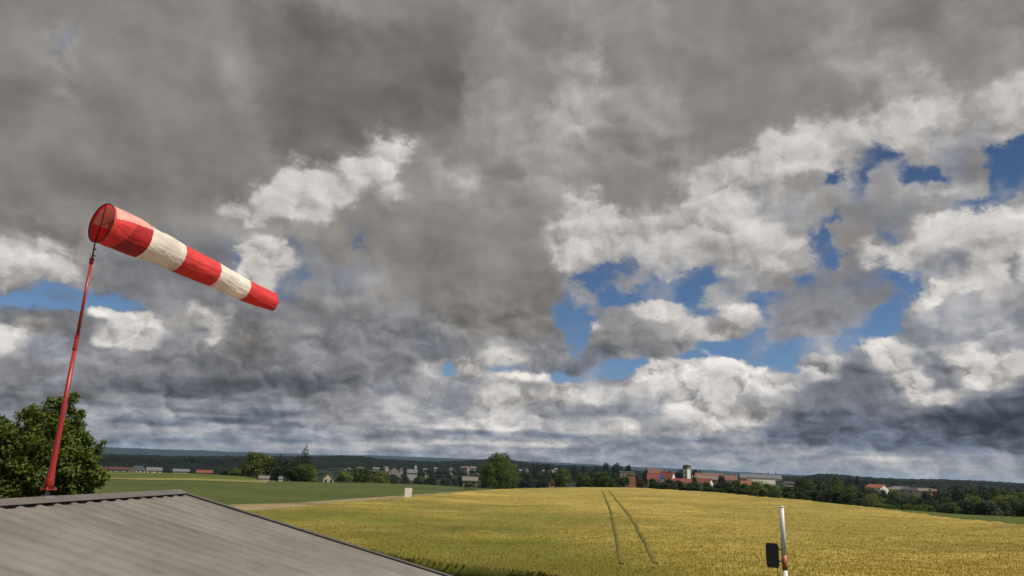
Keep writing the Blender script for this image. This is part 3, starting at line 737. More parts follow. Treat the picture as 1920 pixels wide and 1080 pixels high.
# mast foot: the point of the ridge that lies in the direction of column 90
bestu = min(np.linspace(0, 8, 1601), key=lambda u: abs(to_px(*(lambda q: (math.atan2(q.x, q.y), math.atan2(q.z - CAM_H, math.hypot(q.x, q.y))))(RB - rdir * u + Vector((0, 0, .06))))[0] - 88))
FOOT = RB - rdir * bestu + Vector((0, 0, .06))
ysock = FOOT.y
def at_y(px, py, y):
    d = ray(px, py); return Vector((0, 0, CAM_H)) + d * (y / d.y)
TOP = at_y(178, 456, ysock)
print('mast foot', FOOT, 'top', TOP)
ws = empty('windsock', FOOT)
tag(ws, 'red and white striped windsock on a leaning red mast on the roof ridge', 'windsock')
loc = lambda v: Vector(v) - FOOT
def on(t): return FOOT.lerp(TOP, t)
def tpx(y): return min(np.linspace(-.05, 1, 1051), key=lambda t: abs(to_px(*(lambda q: (math.atan2(q.x, q.y), math.atan2(q.z - CAM_H, math.hypot(q.x, q.y))))(on(t)))[1] - y))
tF, tC0, tC1, tC2 = tpx(917), tpx(654), tpx(632), tpx(492)
MB().tube([loc(on(-.03)), loc(on(tF))], [.022, .022], 20).build('mount_stub', M_STEEL, ws, True)
c = loc(on(-.002)); MB().tube([c - Vector((0, 0, .012)), c + Vector((0, 0, .012))], [.075, .075], 6).build('mount_plate', M_STEEL, ws)
ax = (TOP - FOOT).normalized()
c = loc(on(tF))
fl = MB().tube([c - ax * .006, c + ax * .006], [.088, .088], 28)
fl.build('base_flange', M_RED, ws)
for k in range(4):
    m = MB(); q = k * math.pi / 2 + .4; b_ = c + Vector((math.cos(q) * .068, math.sin(q) * .068, .006)); m.tube([b_ - Vector((0, 0, .03)), b_ + Vector((0, 0, .016))], [.009, .009], 6); m.build('bolt', M_STEEL, ws)
MB().tube([loc(on(tF)) + ax * .007, loc(on(tF + .035)), loc(on(tF + .075)), loc(on(.3)), loc(on(tC0))], [.056, .043, .034, .028, .0215], 28).build('lower_mast', M_RED, ws, True)
MB().tube([loc(on(tC0)), loc(on(tC0 + .006)), loc(on(tC1 - .006)), loc(on(tC1))], [.021, .023, .023, .019], 24).build('mast_joint', M_RED, ws, True)
for q in (tC0, tC1): MB().tube([loc(on(q - .004)), loc(on(q + .005))], [.029, .029], 24).build('clamp_ring', M_RED, ws)
MB().tube([loc(on(tC1)), loc(on(tC2))], [.019, .016], 24).build('upper_mast', M_RED, ws, True)
m = MB(); m.tube([loc(on(tC2 - .006)), loc(on(tC2 + .018))], [.025, .025], 24); m.build('socket', M_RED, ws, True)
MB().tube([loc(on(tC2)), loc(on(.998))], [.0105, .0085], 16).build('swivel_rod', M_DARK, ws, True)
for y in (468, 480):
    m = MB(); q = loc(on(tpx(y))); m.tube([q, q + Vector((.026, -.004, .004))], [.006, .006], 8); m.box(q.x + .018, q.x + .03, q.y - .012, q.y + .006, q.z - .006, q.z + .014); m.build('split_pin', M_STEEL, ws)

d0 = (CAM_ROT.transposed() @ (TOP - Vector((0, 0, CAM_H)))).z * -1
def at_depth(px, py, dep): return Vector((0, 0, CAM_H)) + CAM_ROT @ Vector(((px - 960) / FPX * dep, (540 - py) / FPX * dep, -dep))
ST = [(190.5, 418, 39.5), (225, 431, 37), (264.5, 449, 34), (300, 466, 31.5), (331, 483, 28.6), (365, 498.5, 26), (398.5, 513, 24.2), (429, 529, 22.6), (456, 543, 21.2), (484, 556, 19.0), (510, 567, 17.4)]
MOUTH = at_depth(189.5, 418, d0)
vr = ray(189.5, 418)
RECEDE = min(np.linspace(.2, 4, 400), key=lambda q: abs((at_depth(510, 567, d0 + q) - MOUTH).normalized().dot(vr) - .43))
print('recede', RECEDE, 'length', (at_depth(510, 567, d0 + RECEDE) - MOUTH).length)
SUB = 14
xs = np.array([s_[0] for s_ in ST]); sp = np.linspace(0, len(ST) - 1, (len(ST) - 1) * SUB + 1)
PXs = np.interp(sp, range(len(ST)), xs); PYs = np.interp(sp, range(len(ST)), [s_[1] for s_ in ST]); RPs = np.interp(sp, range(len(ST)), [s_[2] for s_ in ST])
ker = np.hanning(15); ker /= ker.sum()
smo = lambda a: np.convolve(np.r_[a[0] - (a[1:8][::-1] - a[0]), a, a[-1] - (a[-8:-1][::-1] - a[-1])], ker, 'valid')
PYs, RPs = smo(PYs), smo(RPs)
tt_ = (PXs - PXs[0]) / (PXs[-1] - PXs[0]); dep = 1 / ((1 - tt_) / d0 + tt_ / (d0 + RECEDE))
CEN = [at_depth(a_, b_, c_) for a_, b_, c_ in zip(PXs, PYs, dep)]
RAD = RPs * dep / FPX * .965
NTH = 120
axs = []
for i in range(len(CEN)): axs.append((CEN[min(i + 3, len(CEN) - 1)] - CEN[max(i - 3, 0)]).normalized())
bar_dir = (at_y(204.5, 381, ysock) - TOP).normalized()
def ring(i):
    a_ = axs[i]
    up = (Vector((0, 0, 1)) - a_ * a_.z).normalized(); sd = a_.cross(up).normalized()
    return a_, up, sd
SV = []
bound = [0, 2 * SUB, 4 * SUB, 6 * SUB, 8 * SUB, 10 * SUB]
for i in range(len(CEN)):
    a_, up, sd = ring(i)
    for k in range(NTH):
        th = 2 * math.pi * k / NTH
        # seams pull the cloth in a little, between them it bellies; long soft folds and small creases
        j = i / (2 * SUB); fr = j - math.floor(j)
        belly = .010 * math.sin(math.pi * fr)
        if i in bound[1:-1]: belly -= .002
        fold = .010 * mnoise.noise(Vector((math.cos(th) * 1.6, math.sin(th) * 1.6, i * .030))) + .006 * mnoise.noise(Vector((math.cos(th) * 5, math.sin(th) * 5, i * .05 + 9)))
        cre = .0035 * mnoise.noise(Vector((math.cos(th) * 9 + i * .12, math.sin(th) * 9, i * .16 + 31)))
        fade = min(1, i / 6)
        sag = -.018 * math.exp(-((i - 24) / 12) ** 2) * max(0, -math.cos(th)) * -1
        tuck = -.028 * math.exp(-((i - 34) / 6) ** 2) * max(0, math.cos(th)) ** 3
        tail = (.010 * math.sin(th * 3 + 1) + .008 * math.sin(th * 5)) * max(0, (i - 122) / 18)
        rr_ = RAD[i] * (1 + belly * fade) + (fold + cre) * fade + sag + tuck + tail
        SV.append(CEN[i] + (up * math.cos(th) + sd * math.sin(th)) * rr_ - FOOT)
def cloth(name, col, trans, hi=1.0):
    m, n, p, o = new_mat(name)
    oc = objco(n)
    nz = n.noise(oc, 5, 5, .65); w = n.noise(oc, 260, 2, .5); dirt = n.noise(oc, 2.2, 5, .6)
    c = n.vm('SCALE', col, s=n.lin(nz.outputs[0], .3, .7, .88, 1.10))
    c = n.vm('SCALE', c, s=n.lin(dirt.outputs[0], .35, .75, 1.05, .82))
    m.node_tree.links.new(c, p.inputs['Base Color'])
    p.inputs['Roughness'].default_value = .52; p.inputs['Specular IOR Level'].default_value = .45
    p.inputs['Sheen Weight'].default_value = .35; p.inputs['Sheen Roughness'].default_value = .4; p.inputs['Sheen Tint'].default_value = (1, .9, .85, 1)
    bn = n.new('ShaderNodeBump'); bn.inputs['Strength'].default_value = .12; bn.inputs['Distance'].default_value = .002
    m.node_tree.links.new(w.outputs[0], bn.inputs['Height']); m.node_tree.links.new(bn.outputs[0], p.inputs['Normal'])
    tr = n.new('ShaderNodeBsdfTranslucent'); m.node_tree.links.new(n.vm('SCALE', c, s=1.2), tr.inputs[0])
    mx = n.new('ShaderNodeMixShader'); mx.inputs[0].default_value = trans
    m.node_tree.links.new(p.outputs[0], mx.inputs[1]); m.node_tree.links.new(tr.outputs[0], mx.inputs[2])
    m.node_tree.links.new(mx.outputs[0], o.inputs[0])
    return m
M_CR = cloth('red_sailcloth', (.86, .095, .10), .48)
M_CR2 = cloth('dark_red_cloth', (.46, .012, .018), .15)  # darker red for the patch on the first stripe and the hem
M_CP = cloth('pale_red_cloth', (.88, .48, .43), .30)  # paler red for the panel over the top of the first stripe
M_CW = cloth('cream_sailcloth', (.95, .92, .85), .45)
SGN = 1
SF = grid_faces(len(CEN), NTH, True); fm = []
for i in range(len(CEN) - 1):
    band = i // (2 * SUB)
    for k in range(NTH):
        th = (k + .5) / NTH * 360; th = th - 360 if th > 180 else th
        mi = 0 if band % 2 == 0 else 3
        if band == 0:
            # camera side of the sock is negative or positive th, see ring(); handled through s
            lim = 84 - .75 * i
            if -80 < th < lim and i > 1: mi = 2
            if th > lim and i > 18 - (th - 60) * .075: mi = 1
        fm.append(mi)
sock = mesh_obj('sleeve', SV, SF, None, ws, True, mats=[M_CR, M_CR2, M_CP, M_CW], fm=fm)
sol = sock.modifiers.new('thickness', 'SOLIDIFY'); sol.thickness = .0016
# seams between the stripes and along the hem
for b_ in bound[1:-1] + [len(CEN) - 1]:
    m = MB(); V_, F_ = [], []
    for di, up_ in ((-.9, .0012), (.9, .0012)):
        ii = max(0, min(len(CEN) - 1, b_ + (0 if di < 0 else 0)))
        for k in range(NTH):
            v = SV[ii * NTH + k]; cc = CEN[ii] - FOOT
            V_.append(v + (v - cc).normalized() * .0022 + axs[ii] * di * .004)
    for k in range(NTH): F_.append((k, (k + 1) % NTH, NTH + (k + 1) % NTH, NTH + k))
    mesh_obj('seam', V_, F_, M_CR if b_ != len(CEN) - 1 else M_CR2, sock, True)
# hoop with its upright and crossbar
a_, up, sd = ring(0)
m = MB(); m.tube([CEN[0] - FOOT + (up * math.cos(2 * math.pi * k / 72) + sd * math.sin(2 * math.pi * k / 72)) * (RAD[0] + .003) for k in range(73)], [.0075] * 73, 10, False)
m.build('hoop', M_DARK, ws, True)
m = MB(); m.tube([TOP - FOOT, CEN[0] - FOOT, CEN[0] - FOOT + up * RAD[0]], [.0085, .007, .006], 10); m.build('upright', M_DARK, ws, True)
m = MB(); m.tube([CEN[0] - FOOT - sd * RAD[0] - up * .03, CEN[0] - FOOT + sd * RAD[0] - up * .03], [.004, .004], 10); m.build('crossbar', M_DARK, ws, True)
# inner frame hoop holding the mouth open, further in
m = MB(); i_ = 13; a2, up2, sd2 = ring(i_); m.tube([CEN[i_] - FOOT + (up2 * math.cos(2 * math.pi * k / 60) + sd2 * math.sin(2 * math.pi * k / 60)) * (RAD[i_] - .010) for k in range(61)], [.004] * 61, 8, False)
m.build('inner_hoop', M_DARK, ws, True)

# ================================================================== painted mast with the black box, small white board
def stand(name, px, D, label, cat):
    a, x, y = at(px, D); o = empty(name, (x, y, gzxy(x, y)), -a); tag(o, label, cat); return o
M_WHITE = paint_mat('white_paint', (.72, .72, .70), .45, (.45, .42, .38), .64)
M_RB = paint_mat('red_band_paint', (.40, .12, .06), .45)
M_BLACK = paint_mat('black_housing', (.012, .012, .014), .35, (.03, .03, .03), .7)
D_M = 14.0
a_m = azel(1468, 1000)[0]; xm, ym = D_M * math.sin(a_m), D_M * math.cos(a_m); zm = gzxy(xm, ym)
mast = empty('signal_mast', (xm, ym, zm), -a_m)
tag(mast, 'slim white mast with a red band and a black box, standing before the wheat', 'mast')
tz = CAM_H + D_M * math.tan(azel(1463, 951)[1]) - zm
rz0 = CAM_H + D_M * math.tan(azel(1472, 1069)[1]) - zm; rz1 = CAM_H + D_M * math.tan(azel(1471, 1041)[1]) - zm
MB().tube([(0, 0, -.2), (0, 0, rz0)], [.042, .042], 24).build('lower_tube', M_WHITE, mast, True)
MB().tube([(0, 0, rz0), (0, 0, rz1)], [.0435, .0435], 24).build('red_band', M_RB, mast, True)
MB().tube([(0, 0, rz1), (0, 0, tz)], [.042, .038], 24).build('upper_tube', M_WHITE, mast, True)
MB().tube([(0, 0, tz), (0, 0, tz + .012), (0, 0, tz + .022)], [.044, .044, .03], 24).build('cap', M_WHITE, mast)
MB().tube([(0, 0, -.02), (0, 0, .02)], [.16, .16], 24).build('base_plate', M_STEEL, mast)
bz0 = CAM_H + D_M * math.tan(azel(1450, 1061)[1]) - zm; bz1 = CAM_H + D_M * math.tan(azel(1450, 1020)[1]) - zm
bm = bmesh.new(); bmesh.ops.create_cube(bm, size=1); bmesh.ops.scale(bm, vec=(.21, .16, bz1 - bz0), verts=bm.verts); bmesh.ops.bevel(bm, geom=bm.edges[:], offset=.015, segments=3, affect='EDGES')
me = bpy.data.meshes.new('control_box'); bm.to_mesh(me); bm.free(); me.materials.append(M_BLACK)
cb = bpy.data.objects.new('control_box', me); COL.objects.link(cb); cb.parent = mast; cb.location = (-.19, 0, (bz0 + bz1) / 2)
m = MB(); m.box(-.092, .092, -.090, -.0802, -.20, .20); m.build('box_door', M_BLACK, cb)
m = MB(); m.tube([(.06, -.02, -(bz1 - bz0) / 2), (.07, -.02, -(bz1 - bz0) / 2 - .12), (.15, -.01, -(bz1 - bz0) / 2 - .22), (.152, -.01, -bz0 - .2)], [.008] * 4, 8); m.build('cable', M_BLACK, cb)
for q in (bz0 + .08, bz1 - .08): MB().box(-.09, -.03, -.02, .02, q - .012, q + .012).build('bracket', M_STEEL, mast)

bd = stand('marker_board', 769, 126, 'small white board on two posts at the left edge of the wheat', 'marker board')
z1 = CAM_H + 126 * math.tan(azel(769, 915)[1]) - bd.location.z
m = MB(); m.box(-.6, .6, -.03, .03, z1 - 1.5, z1); m.build('board', M_WHITE, bd)
for sx in (-.45, .45): m = MB(); m.box(sx - .05, sx + .05, .031, .13, -.1, z1 - .1); m.build('post', M_STEEL, bd)

# ================================================================== trees
def leaf_cloud(lobes, n, size, seed, flat=0.75, depth=.45, mesh_name='crown', squash=1.0):
    """n leaf tufts on the shells of ellipsoid lobes; lobes = (x, y, z, rx, ry, rz)"""
    r_ = np.random.default_rng(seed)
    L = np.array(lobes, float)
    area = (L[:, 3] * L[:, 5] + L[:, 3] * L[:, 4]) ; pr = area / area.sum()
    idx = r_.choice(len(L), n, p=pr)
    d = r_.normal(size=(n, 3)); d /= np.linalg.norm(d, axis=1)[:, None]
    shell = 1 - depth * r_.random(n) ** 1.6
    lump = 1 + .16 * np.sin(d[:, 0] * 7 + idx) * np.sin(d[:, 1] * 6 + 2 * idx) + .12 * np.sin(d[:, 2] * 9 + idx)
    C = L[idx, :3] + d * L[idx, 3:] * (shell * lump)[:, None]
    nrm = d + r_.normal(size=(n, 3)) * .75; nrm[:, 2] += .25
    nrm /= np.linalg.norm(nrm, axis=1)[:, None]
    t = np.cross(nrm, r_.normal(size=(n, 3))); t /= np.linalg.norm(t, axis=1)[:, None]
    b = np.cross(nrm, t)
    s = size * r_.uniform(.55, 1.35, n)[:, None]
    q = [C - t * s, C - b * s * flat * .6, C + t * s + nrm * s * .15, C + b * s * flat * .6]
    V = np.stack(q, 1).reshape(-1, 3)
    return V, np.arange(4 * n).reshape(-1, 4)
def mesh_only(name, V, F, mat, smooth=False):
    me = bpy.data.meshes.new(name); me.from_pydata(np.asarray(V).tolist(), [], F.tolist() if hasattr(F, 'tolist') else F); me.materials.append(mat)
    me.update(); return me
M_BARK = simple('bark', (.075, .06, .045), .9, .3, 6, bump=.4)
GREENS = {
    'mid': leaf_mat('broad_leaves', (.032, .056, .012), (.088, .126, .027), .25),
    'yellow': leaf_mat('yellow_green_leaves', (.065, .092, .018), (.150, .180, .038), .25),
    'dark': leaf_mat('dark_leaves', (.015, .029, .010), (.044, .065, .019), .2),
    'conifer': leaf_mat('spruce_needles', (.010, .020, .010), (.028, .046, .018), .08),
    'blue': leaf_mat('far_leaves', (.013, .024, .014), (.028, .044, .022), .12),
}
def round_lobes(seed, n=14, tall=1.0):
    r_ = random.Random(seed); L = [(0, 0, .56, .30, .30, .34 * tall)]
    for k in range(n):
        q = r_.uniform(0, 2 * math.pi); zz = r_.uniform(.18, .86); w = .34 * math.sin(math.pi * min(1, max(.12, (zz + .08)))) ** .6
        L.append((w * math.cos(q) * r_.uniform(.5, 1), w * math.sin(q) * r_.uniform(.5, 1), zz, *(3 * [r_.uniform(.11, .20)])))
    return L
PROTO = {}
def trunk_mesh(h, r):
    m = MB(); m.tube([(0, 0, -.3), (0, 0, h * .3), (r, 0, h * .6), (0, r, h)], [r, r * .8, r * .55, r * .2], 8)
    for k in range(4):
        q = k * 1.7; m.tube([(0, 0, h * (.3 + .1 * k)), (math.cos(q) * h * .16, math.sin(q) * h * .16, h * (.5 + .1 * k))], [r * .45, r * .15], 6)
    return m
tm = trunk_mesh(.72, .022); TRUNK = mesh_only('trunk', tm.v, tm.f, M_BARK)
def tree_proto(kind, var):
    key = (kind, var)
    if key in PROTO: return PROTO[key]
    sd_ = sum(map(ord, kind)) * 7 + var
    if kind == 'conifer':
        r_ = np.random.default_rng(sd_); V = []; n = 0
        L = []
        for k in range(26):
            z_ = .10 + .88 * k / 25; w = .46 * (1 - z_) ** .85 + .012
            for j in range(6):
                q = r_.uniform(0, 6.283); L.append((w * .55 * math.cos(q), w * .55 * math.sin(q), z_ - w * .12, w * .5, w * .5, .035))
        V, F = leaf_cloud(L, 2600, .026, sd_)
    else:
        V, F = leaf_cloud(round_lobes(sd_, 16), 3600, .030, sd_)
    PROTO[key] = mesh_only('crown', V, F, GREENS[kind]); return PROTO[key]
TCOUNT = 0
def tree(px, ytop, wpx, D, kind, label, group=None, name='tree', cat='tree', base=None, stretch=1.0):
    global TCOUNT; TCOUNT += 1
    a, x, y = at(px, D)
    _, e = azel(px, ytop); zt = CAM_H + D * math.tan(e)
    z0 = gzxy(x, y) if base is None else zpix(px, base, D)
    h = max(zt - z0, 1.5) / .98; w = wpx * D / FPX / (.86 if kind != 'conifer' else .80)
    if h > 2.4 * w and kind != 'conifer':      # the tree stands lower than one can see: let the crown reach down
        w = max(w, h * .45)
    o = empty(name, (x, y, z0), random.uniform(0, 6.28)); tag(o, label, cat, group)
    t = bpy.data.objects.new('trunk', TRUNK); c = bpy.data.objects.new('crown', tree_proto(kind, TCOUNT % 4))
    for q in (t, c):
        COL.objects.link(q); q.parent = o; q.scale = (w, w, h)
    return o

# the big wind-blown tree behind the roof, left
DT = 27.0
def lob(px, py, rp, dd=0.0, sq=1.0):
    p = at_y(px, py, (DT + dd) * .82); r_ = rp * (DT + dd) * .86 / FPX
    return (p.x, p.y, p.z, r_, r_ * 1.1, r_ * sq)
LB = [(-70, 880, 95, 0), (-20, 830, 55, .5), (15, 868, 70, -.3), (50, 812, 44, .2), (20, 815, 30, -.6), (84, 783, 32, 0), (112, 768, 26, .3), (134, 752, 15, 0), (141, 742, 9, 0), (118, 752, 10, 0),
      (98, 812, 44, -.5), (132, 796, 25, .2), (148, 781, 11, 0), (152, 771, 6, 0), (125, 838, 38, -.4), (146, 822, 22, .1), (75, 860, 60, -.8), (134, 872, 42, -.3), (165, 858, 24, 0), (178, 843, 15, .1), (189, 836, 10, 0), (196, 830, 5, 0),
      (160, 882, 28, -.2), (182, 893, 20, 0), (196, 897, 9, 0), (168, 905, 22, .1), (150, 912, 24, 0), (120, 908, 36, -.4), (70, 915, 50, -.5), (10, 920, 70, -.6), (-60, 930, 80, 0), (-40, 800, 24, 0), (-5, 790, 18, 0), (60, 785, 18, .2), (5, 800, 14, 0), (165, 925, 12, 0)]
def sublobes(L, n, seed, rs=.42, zs=1.0):
    r_ = np.random.default_rng(seed); out = []
    for l in L:
        out.append((l[0], l[1], l[2], l[3] * .72, l[4] * .72, l[5] * .72))
        k_ = max(3, int(n * min(1, l[3] / 1.0)))
        for j in range(k_):
            d = r_.normal(size=3); d /= np.linalg.norm(d); s_ = rs * r_.uniform(.5, 1.0) * l[3]
            out.append((l[0] + d[0] * l[3] * .8, l[1] + d[1] * l[4] * .8, l[2] + d[2] * l[5] * .8, s_, s_, s_ * .8 * zs))
    return out
lobes = sublobes([lob(*q) for q in LB], 14, 3)
bt = empty('tree', (0, 0, 0))
cx = sum(l[0] for l in lobes) / len(lobes) + .3; cy = DT * .82
bz = gzxy(cx, cy)
bt.location = (cx, cy, bz)
lobes = [(l[0] - cx, l[1] - cy, l[2] - bz, *l[3:]) for l in lobes]
tag(bt, 'big wind-blown broadleaf tree behind the red mast at the left edge', 'tree')
M_BIG = leaf_mat('glossy_leaves', (.030, .056, .008), (.140, .175, .028), .30, 0)
V, F = leaf_cloud(lobes, 52000, .068, 5, depth=.75)
# the wind combs the outer leaves to the right
V = V.reshape(-1, 4, 3); V[:, 2, 0] += .03; V = V.reshape(-1, 3)
mesh_obj('crown', V, F, M_BIG, bt)
m = MB(); m.tube([(0, 0, -.3), (.1, 0, 1.6), (0, .1, 3.2), (.3, 0, 5.0)], [.24, .19, .14, .06], 14)
for l in lobes[::9]:
    if l[2] > 2: m.tube([(0, 0, min(l[2] - .8, 2.6)), ((l[0]) * .5, l[1] * .5, l[2] * .75), (l[0], l[1], l[2])], [.09, .055, .02], 7)
m.build('trunk', M_BARK, bt, True)

# lone tree in the middle
DL = 228.0
a, x, y = at(935, DL)
lt = empty('tree', (x, y, zpix(935, 921, DL)))
tag(lt, 'solitary dense round tree standing on the crest where green field meets wheat', 'tree')
def lob2(px, py, rp, dd=0.0):
    ap, _ = azel(px, py); Dq = DL + dd
    return (Dq * math.sin(ap) - x, Dq * math.cos(ap) - y, CAM_H + Dq * math.tan(azel(px, py)[1]) - lt.location.z, rp * DL / FPX, rp * DL / FPX, rp * DL / FPX)
tree(884, 906, 30, 245, 'yellow', 'pale green bush just left of the solitary tree')
LL = [(935, 888, 26, 0), (925, 860, 9, 0), (933, 856, 8, -1), (945, 857, 9, 0), (951, 866, 8, 1), (917, 868, 8, 0), (938, 870, 15, -2), (912, 880, 11, 0), (920, 878, 13, -3), (957, 878, 10, -1), (962, 888, 8, 0), (908, 893, 9, 0), (916, 898, 14, -3), (955, 898, 14, -2), (963, 903, 8, 0), (910, 906, 9, -1), (925, 909, 12, -3), (945, 909, 12, -3), (962, 912, 7, 0), (935, 895, 20, 3), (902, 899, 4, 0), (967, 896, 5, 0)]
V, F = leaf_cloud([l for l in [lob2(*q) for q in LL]] + sublobes([lob2(*q) for q in LL], 7, 4, .5), 30000, .19, 9, depth=.45)
mesh_obj('crown', V, F, leaf_mat('fresh_leaves', (.045, .080, .015), (.125, .180, .038), .28, 0), lt)
MB().tube([(0, 0, -.5), (0, 0, 3), (.3, 0, 8)], [.4, .3, .1], 10).build('trunk', M_BARK, lt, True)

# clump left of the middle
for px, yt, w, D, k, lb in [
    (485, 847, 50, 292, 'yellow', 'tall yellow green tree at the left end of the tree clump'),
    (469, 858, 26, 300, 'dark', 'dark low tree tucked behind the left end of the tree clump'),
    (512, 860, 34, 296, 'dark', 'dark tree right of the tall yellow green one in the clump'),
    (525, 849, 20, 305, 'conifer', 'slim spruce in the middle of the tree clump'),
    (542, 860, 36, 300, 'dark', 'dark broad tree between the two spruces of the clump'),
    (557, 851, 20, 298, 'conifer', 'smaller spruce leaning on the tallest one'),
    (571, 834, 34, 292, 'conifer', 'tallest dark spruce rising above the tree clump'),
    (553, 874, 36, 286, 'dark', 'dark bush at the foot of the tallest spruce'),
    (571, 868, 38, 284, 'mid', 'rounded green bush at the right end of the tree clump'),
    (589, 878, 14, 290, 'yellow', 'thin pale bush just right of the tree clump'),
    (436, 880, 34, 330, 'dark', 'low dark bush left of the tree clump'),
    (447, 878, 22, 320, 'yellow', 'small pale bush touching the left of the tree clump')]:
    tree(px, yt, w * 1.28, D, k, lb, 'trees of the clump left of the middle', name='spruce_tree' if k == 'conifer' else 'tree')
# hedge behind the crest, left and right of the lone tree
for px, yt, w, D, k, lb in [
    (648, 883, 34, 330, 'yellow', 'pale rounded bush, left one of the three behind the green field'),
    (682, 877, 50, 340, 'mid', 'widest of the three rounded bushes behind the green field'),
    (716, 882, 34, 335, 'yellow', 'right one of the three rounded bushes behind the green field'),
    (1057, 879, 38, 330, 'yellow', 'light green round tree, first of the hedge right of the solitary tree'),
    (1094, 887, 32, 335, 'mid', 'lower green tree right of the light round one in the hedge'),
    (1126, 884, 34, 330, 'mid', 'cone shaped green tree in the middle of the hedge on the crest'),
    (1150, 887, 30, 338, 'dark', 'dark green tree left of the small white house with orange front'),
    (1170, 893, 28, 340, 'dark', 'dark tree beside the narrow red house'),
    (1139, 891, 30, 325, 'mid', 'green bushy tree in front of the middle of the hedge')]:
    tree(px, yt, w, D, k, lb, 'trees of the hedge behind the crest')
for px, yt, w, k, lb in [
    (1000, 863, 9, 'conifer', 'left one of the twin spruces on the skyline right of the solitary tree'), (1006, 862, 9, 'conifer', 'right one of the twin spruces on the skyline'),
    (1028, 869, 16, 'blue', 'low dark tree on the skyline right of the twin spruces'),
    (1076, 872, 20, 'blue', 'dark tree on the skyline above the light round hedge tree'), (1094, 873, 16, 'blue', 'small dark tree on the skyline, second of the four above the hedge'),
    (1120, 871, 22, 'blue', 'broad dark tree on the skyline left of the tallest dome shaped one'), (1137, 867, 17, 'blue', 'narrow dark tree on the skyline beside the dome shaped one'),
    (1158, 868, 28, 'blue', 'dome shaped dark tree on the skyline left of the red roofs'), (1178, 871, 15, 'blue', 'dark tree at the right end of the skyline trees'),
    (1276, 878, 22, 'blue', 'dark tree on the skyline just left of the white tower'), (1303, 879, 16, 'blue', 'dark tree on the skyline just right of the white tower'), (1312, 881, 12, 'blue', 'second dark tree right of the white tower on the skyline'),
    (1343, 881, 7, 'conifer', 'lone dark spruce on the skyline above the long red roof'), (1378, 888, 14, 'blue', 'low dark tree left of the white dome'),
    (1428, 886, 7, 'conifer', 'shortest spruce above the grey factory roof'), (1441, 882, 9, 'conifer', 'taller spruce above the grey factory roof'), (1455, 882, 8, 'conifer', 'right spruce above the end of the grey factory'),
    (1212, 879, 20, 'blue', 'dark tree behind the first red roofs'), (1400, 889, 22, 'blue', 'low dark tree on the skyline over the factory'), (1420, 888, 18, 'blue', 'dark tree next to the short spruce over the factory')]:
    tree(px, yt, w, 900, k, lb, 'dark trees on the skyline above the town', name='spruce_tree' if k == 'conifer' else 'tree')
# trees between the houses of the village and along the wood edge
MARKS = [(589, 'tree clump'), (648, 'first pale rounded bush'), (741, 'pinkish house'), (773, 'grey church'), (815, 'small cream house'), (852, 'far white house'), (935, 'solitary tree'), (1003, 'twin spruces'), (1057, 'light round tree'),
         (1126, 'cone shaped tree'), (1200, 'narrow red house'), (1251, 'tallest red roof'), (1288, 'white tower'), (1322, 'bright red roof'), (1366, 'largest white gable'), (1400, 'orange roof'), (1445, 'factory wall'), (1485, 'striped office'),
         (1560, 'end of the tall row'), (1643, 'orange roofed farmhouse'), (1705, 'black roofed barn'), (1750, 'reddish farm shed')]
ORD = ['first', 'second', 'third', 'fourth', 'fifth', 'sixth', 'seventh', 'eighth', 'ninth', 'tenth', 'eleventh', 'twelfth', 'thirteenth', 'fourteenth', 'fifteenth', 'sixteenth', 'seventeenth', 'eighteenth', 'nineteenth', 'twentieth']
TONE = {'dark': 'dark', 'blue': 'blackish', 'mid': 'green', 'yellow': 'light green', 'conifer': 'pointed'}
def scatter(n, x0, x1, ytf, D0, D1, w0, w1, kinds, label, group, seed):
    r_ = random.Random(seed); row = label.split('|')[1]; word = label.split('|')[0]; cnt = {}
    for k in range(n):
        px = x0 + (x1 - x0) * (k + r_.uniform(.1, .9)) / n; D = r_.uniform(D0, D1)
        kd = r_.choice(kinds); mk_ = [q for q in MARKS if q[0] < px - 1][-1][1] if px > 592 else 'tree clump'
        cnt[mk_] = cnt.get(mk_, 0) + 1
        lb = f"{TONE[kd]} {word}, {ORD[cnt[mk_] - 1]} right of the {mk_}, {row}"
        tree(px, ytf(px) + r_.uniform(-3, 3), r_.uniform(w0, w1), D, kd, lb, group, 'tree')
ip = lambda xs_, ys_: (lambda x_: float(np.interp(x_, xs_, ys_)))
scatter(9, 735, 895, ip([735, 895], [893, 892]), 560, 640, 20, 30, ['dark', 'blue'], 'tree|in the row below the village', 'row of dark trees below the village', 1)
scatter(12, 600, 900, ip([600, 900], [884, 882]), 850, 1100, 14, 24, ['blue', 'dark'], 'tree|among the village houses', 'trees among the far village houses', 2)
scatter(14, 600, 900, ip([600, 900], [889, 888]), 800, 860, 14, 22, ['blue', 'dark'], 'tree|at the foot of the village', 'trees at the foot of the far village', 14)
scatter(14, 640, 900, ip([640, 900], [883, 882]), 1000, 1040, 12, 18, ['blue', 'dark'], 'tree|between the upper village houses', 'trees between the upper village houses', 15)
scatter(12, 968, 1060, ip([968, 1060], [886, 884]), 600, 1000, 14, 24, ['blue', 'dark'], 'tree|on the far slope', 'dark trees right of the solitary tree', 3)
scatter(7, 965, 1045, ip([965, 1045], [897, 896]), 420, 470, 20, 28, ['dark', 'blue'], 'tree|just behind the crest', 'low dark trees behind the crest', 4)
scatter(9, 1080, 1200, ip([1080, 1200], [884, 888]), 520, 640, 18, 28, ['dark', 'mid'], 'tree|behind the hedge', 'second row behind the hedge', 5)
TL = ip([1205, 1225, 1245, 1262, 1280, 1297, 1312, 1330, 1350, 1375, 1385, 1400, 1420, 1440, 1460, 1480, 1500, 1530, 1560], [903, 905, 899, 898, 907, 903, 905, 908, 906, 903, 903, 911, 904, 909, 909, 914, 912, 906, 908])
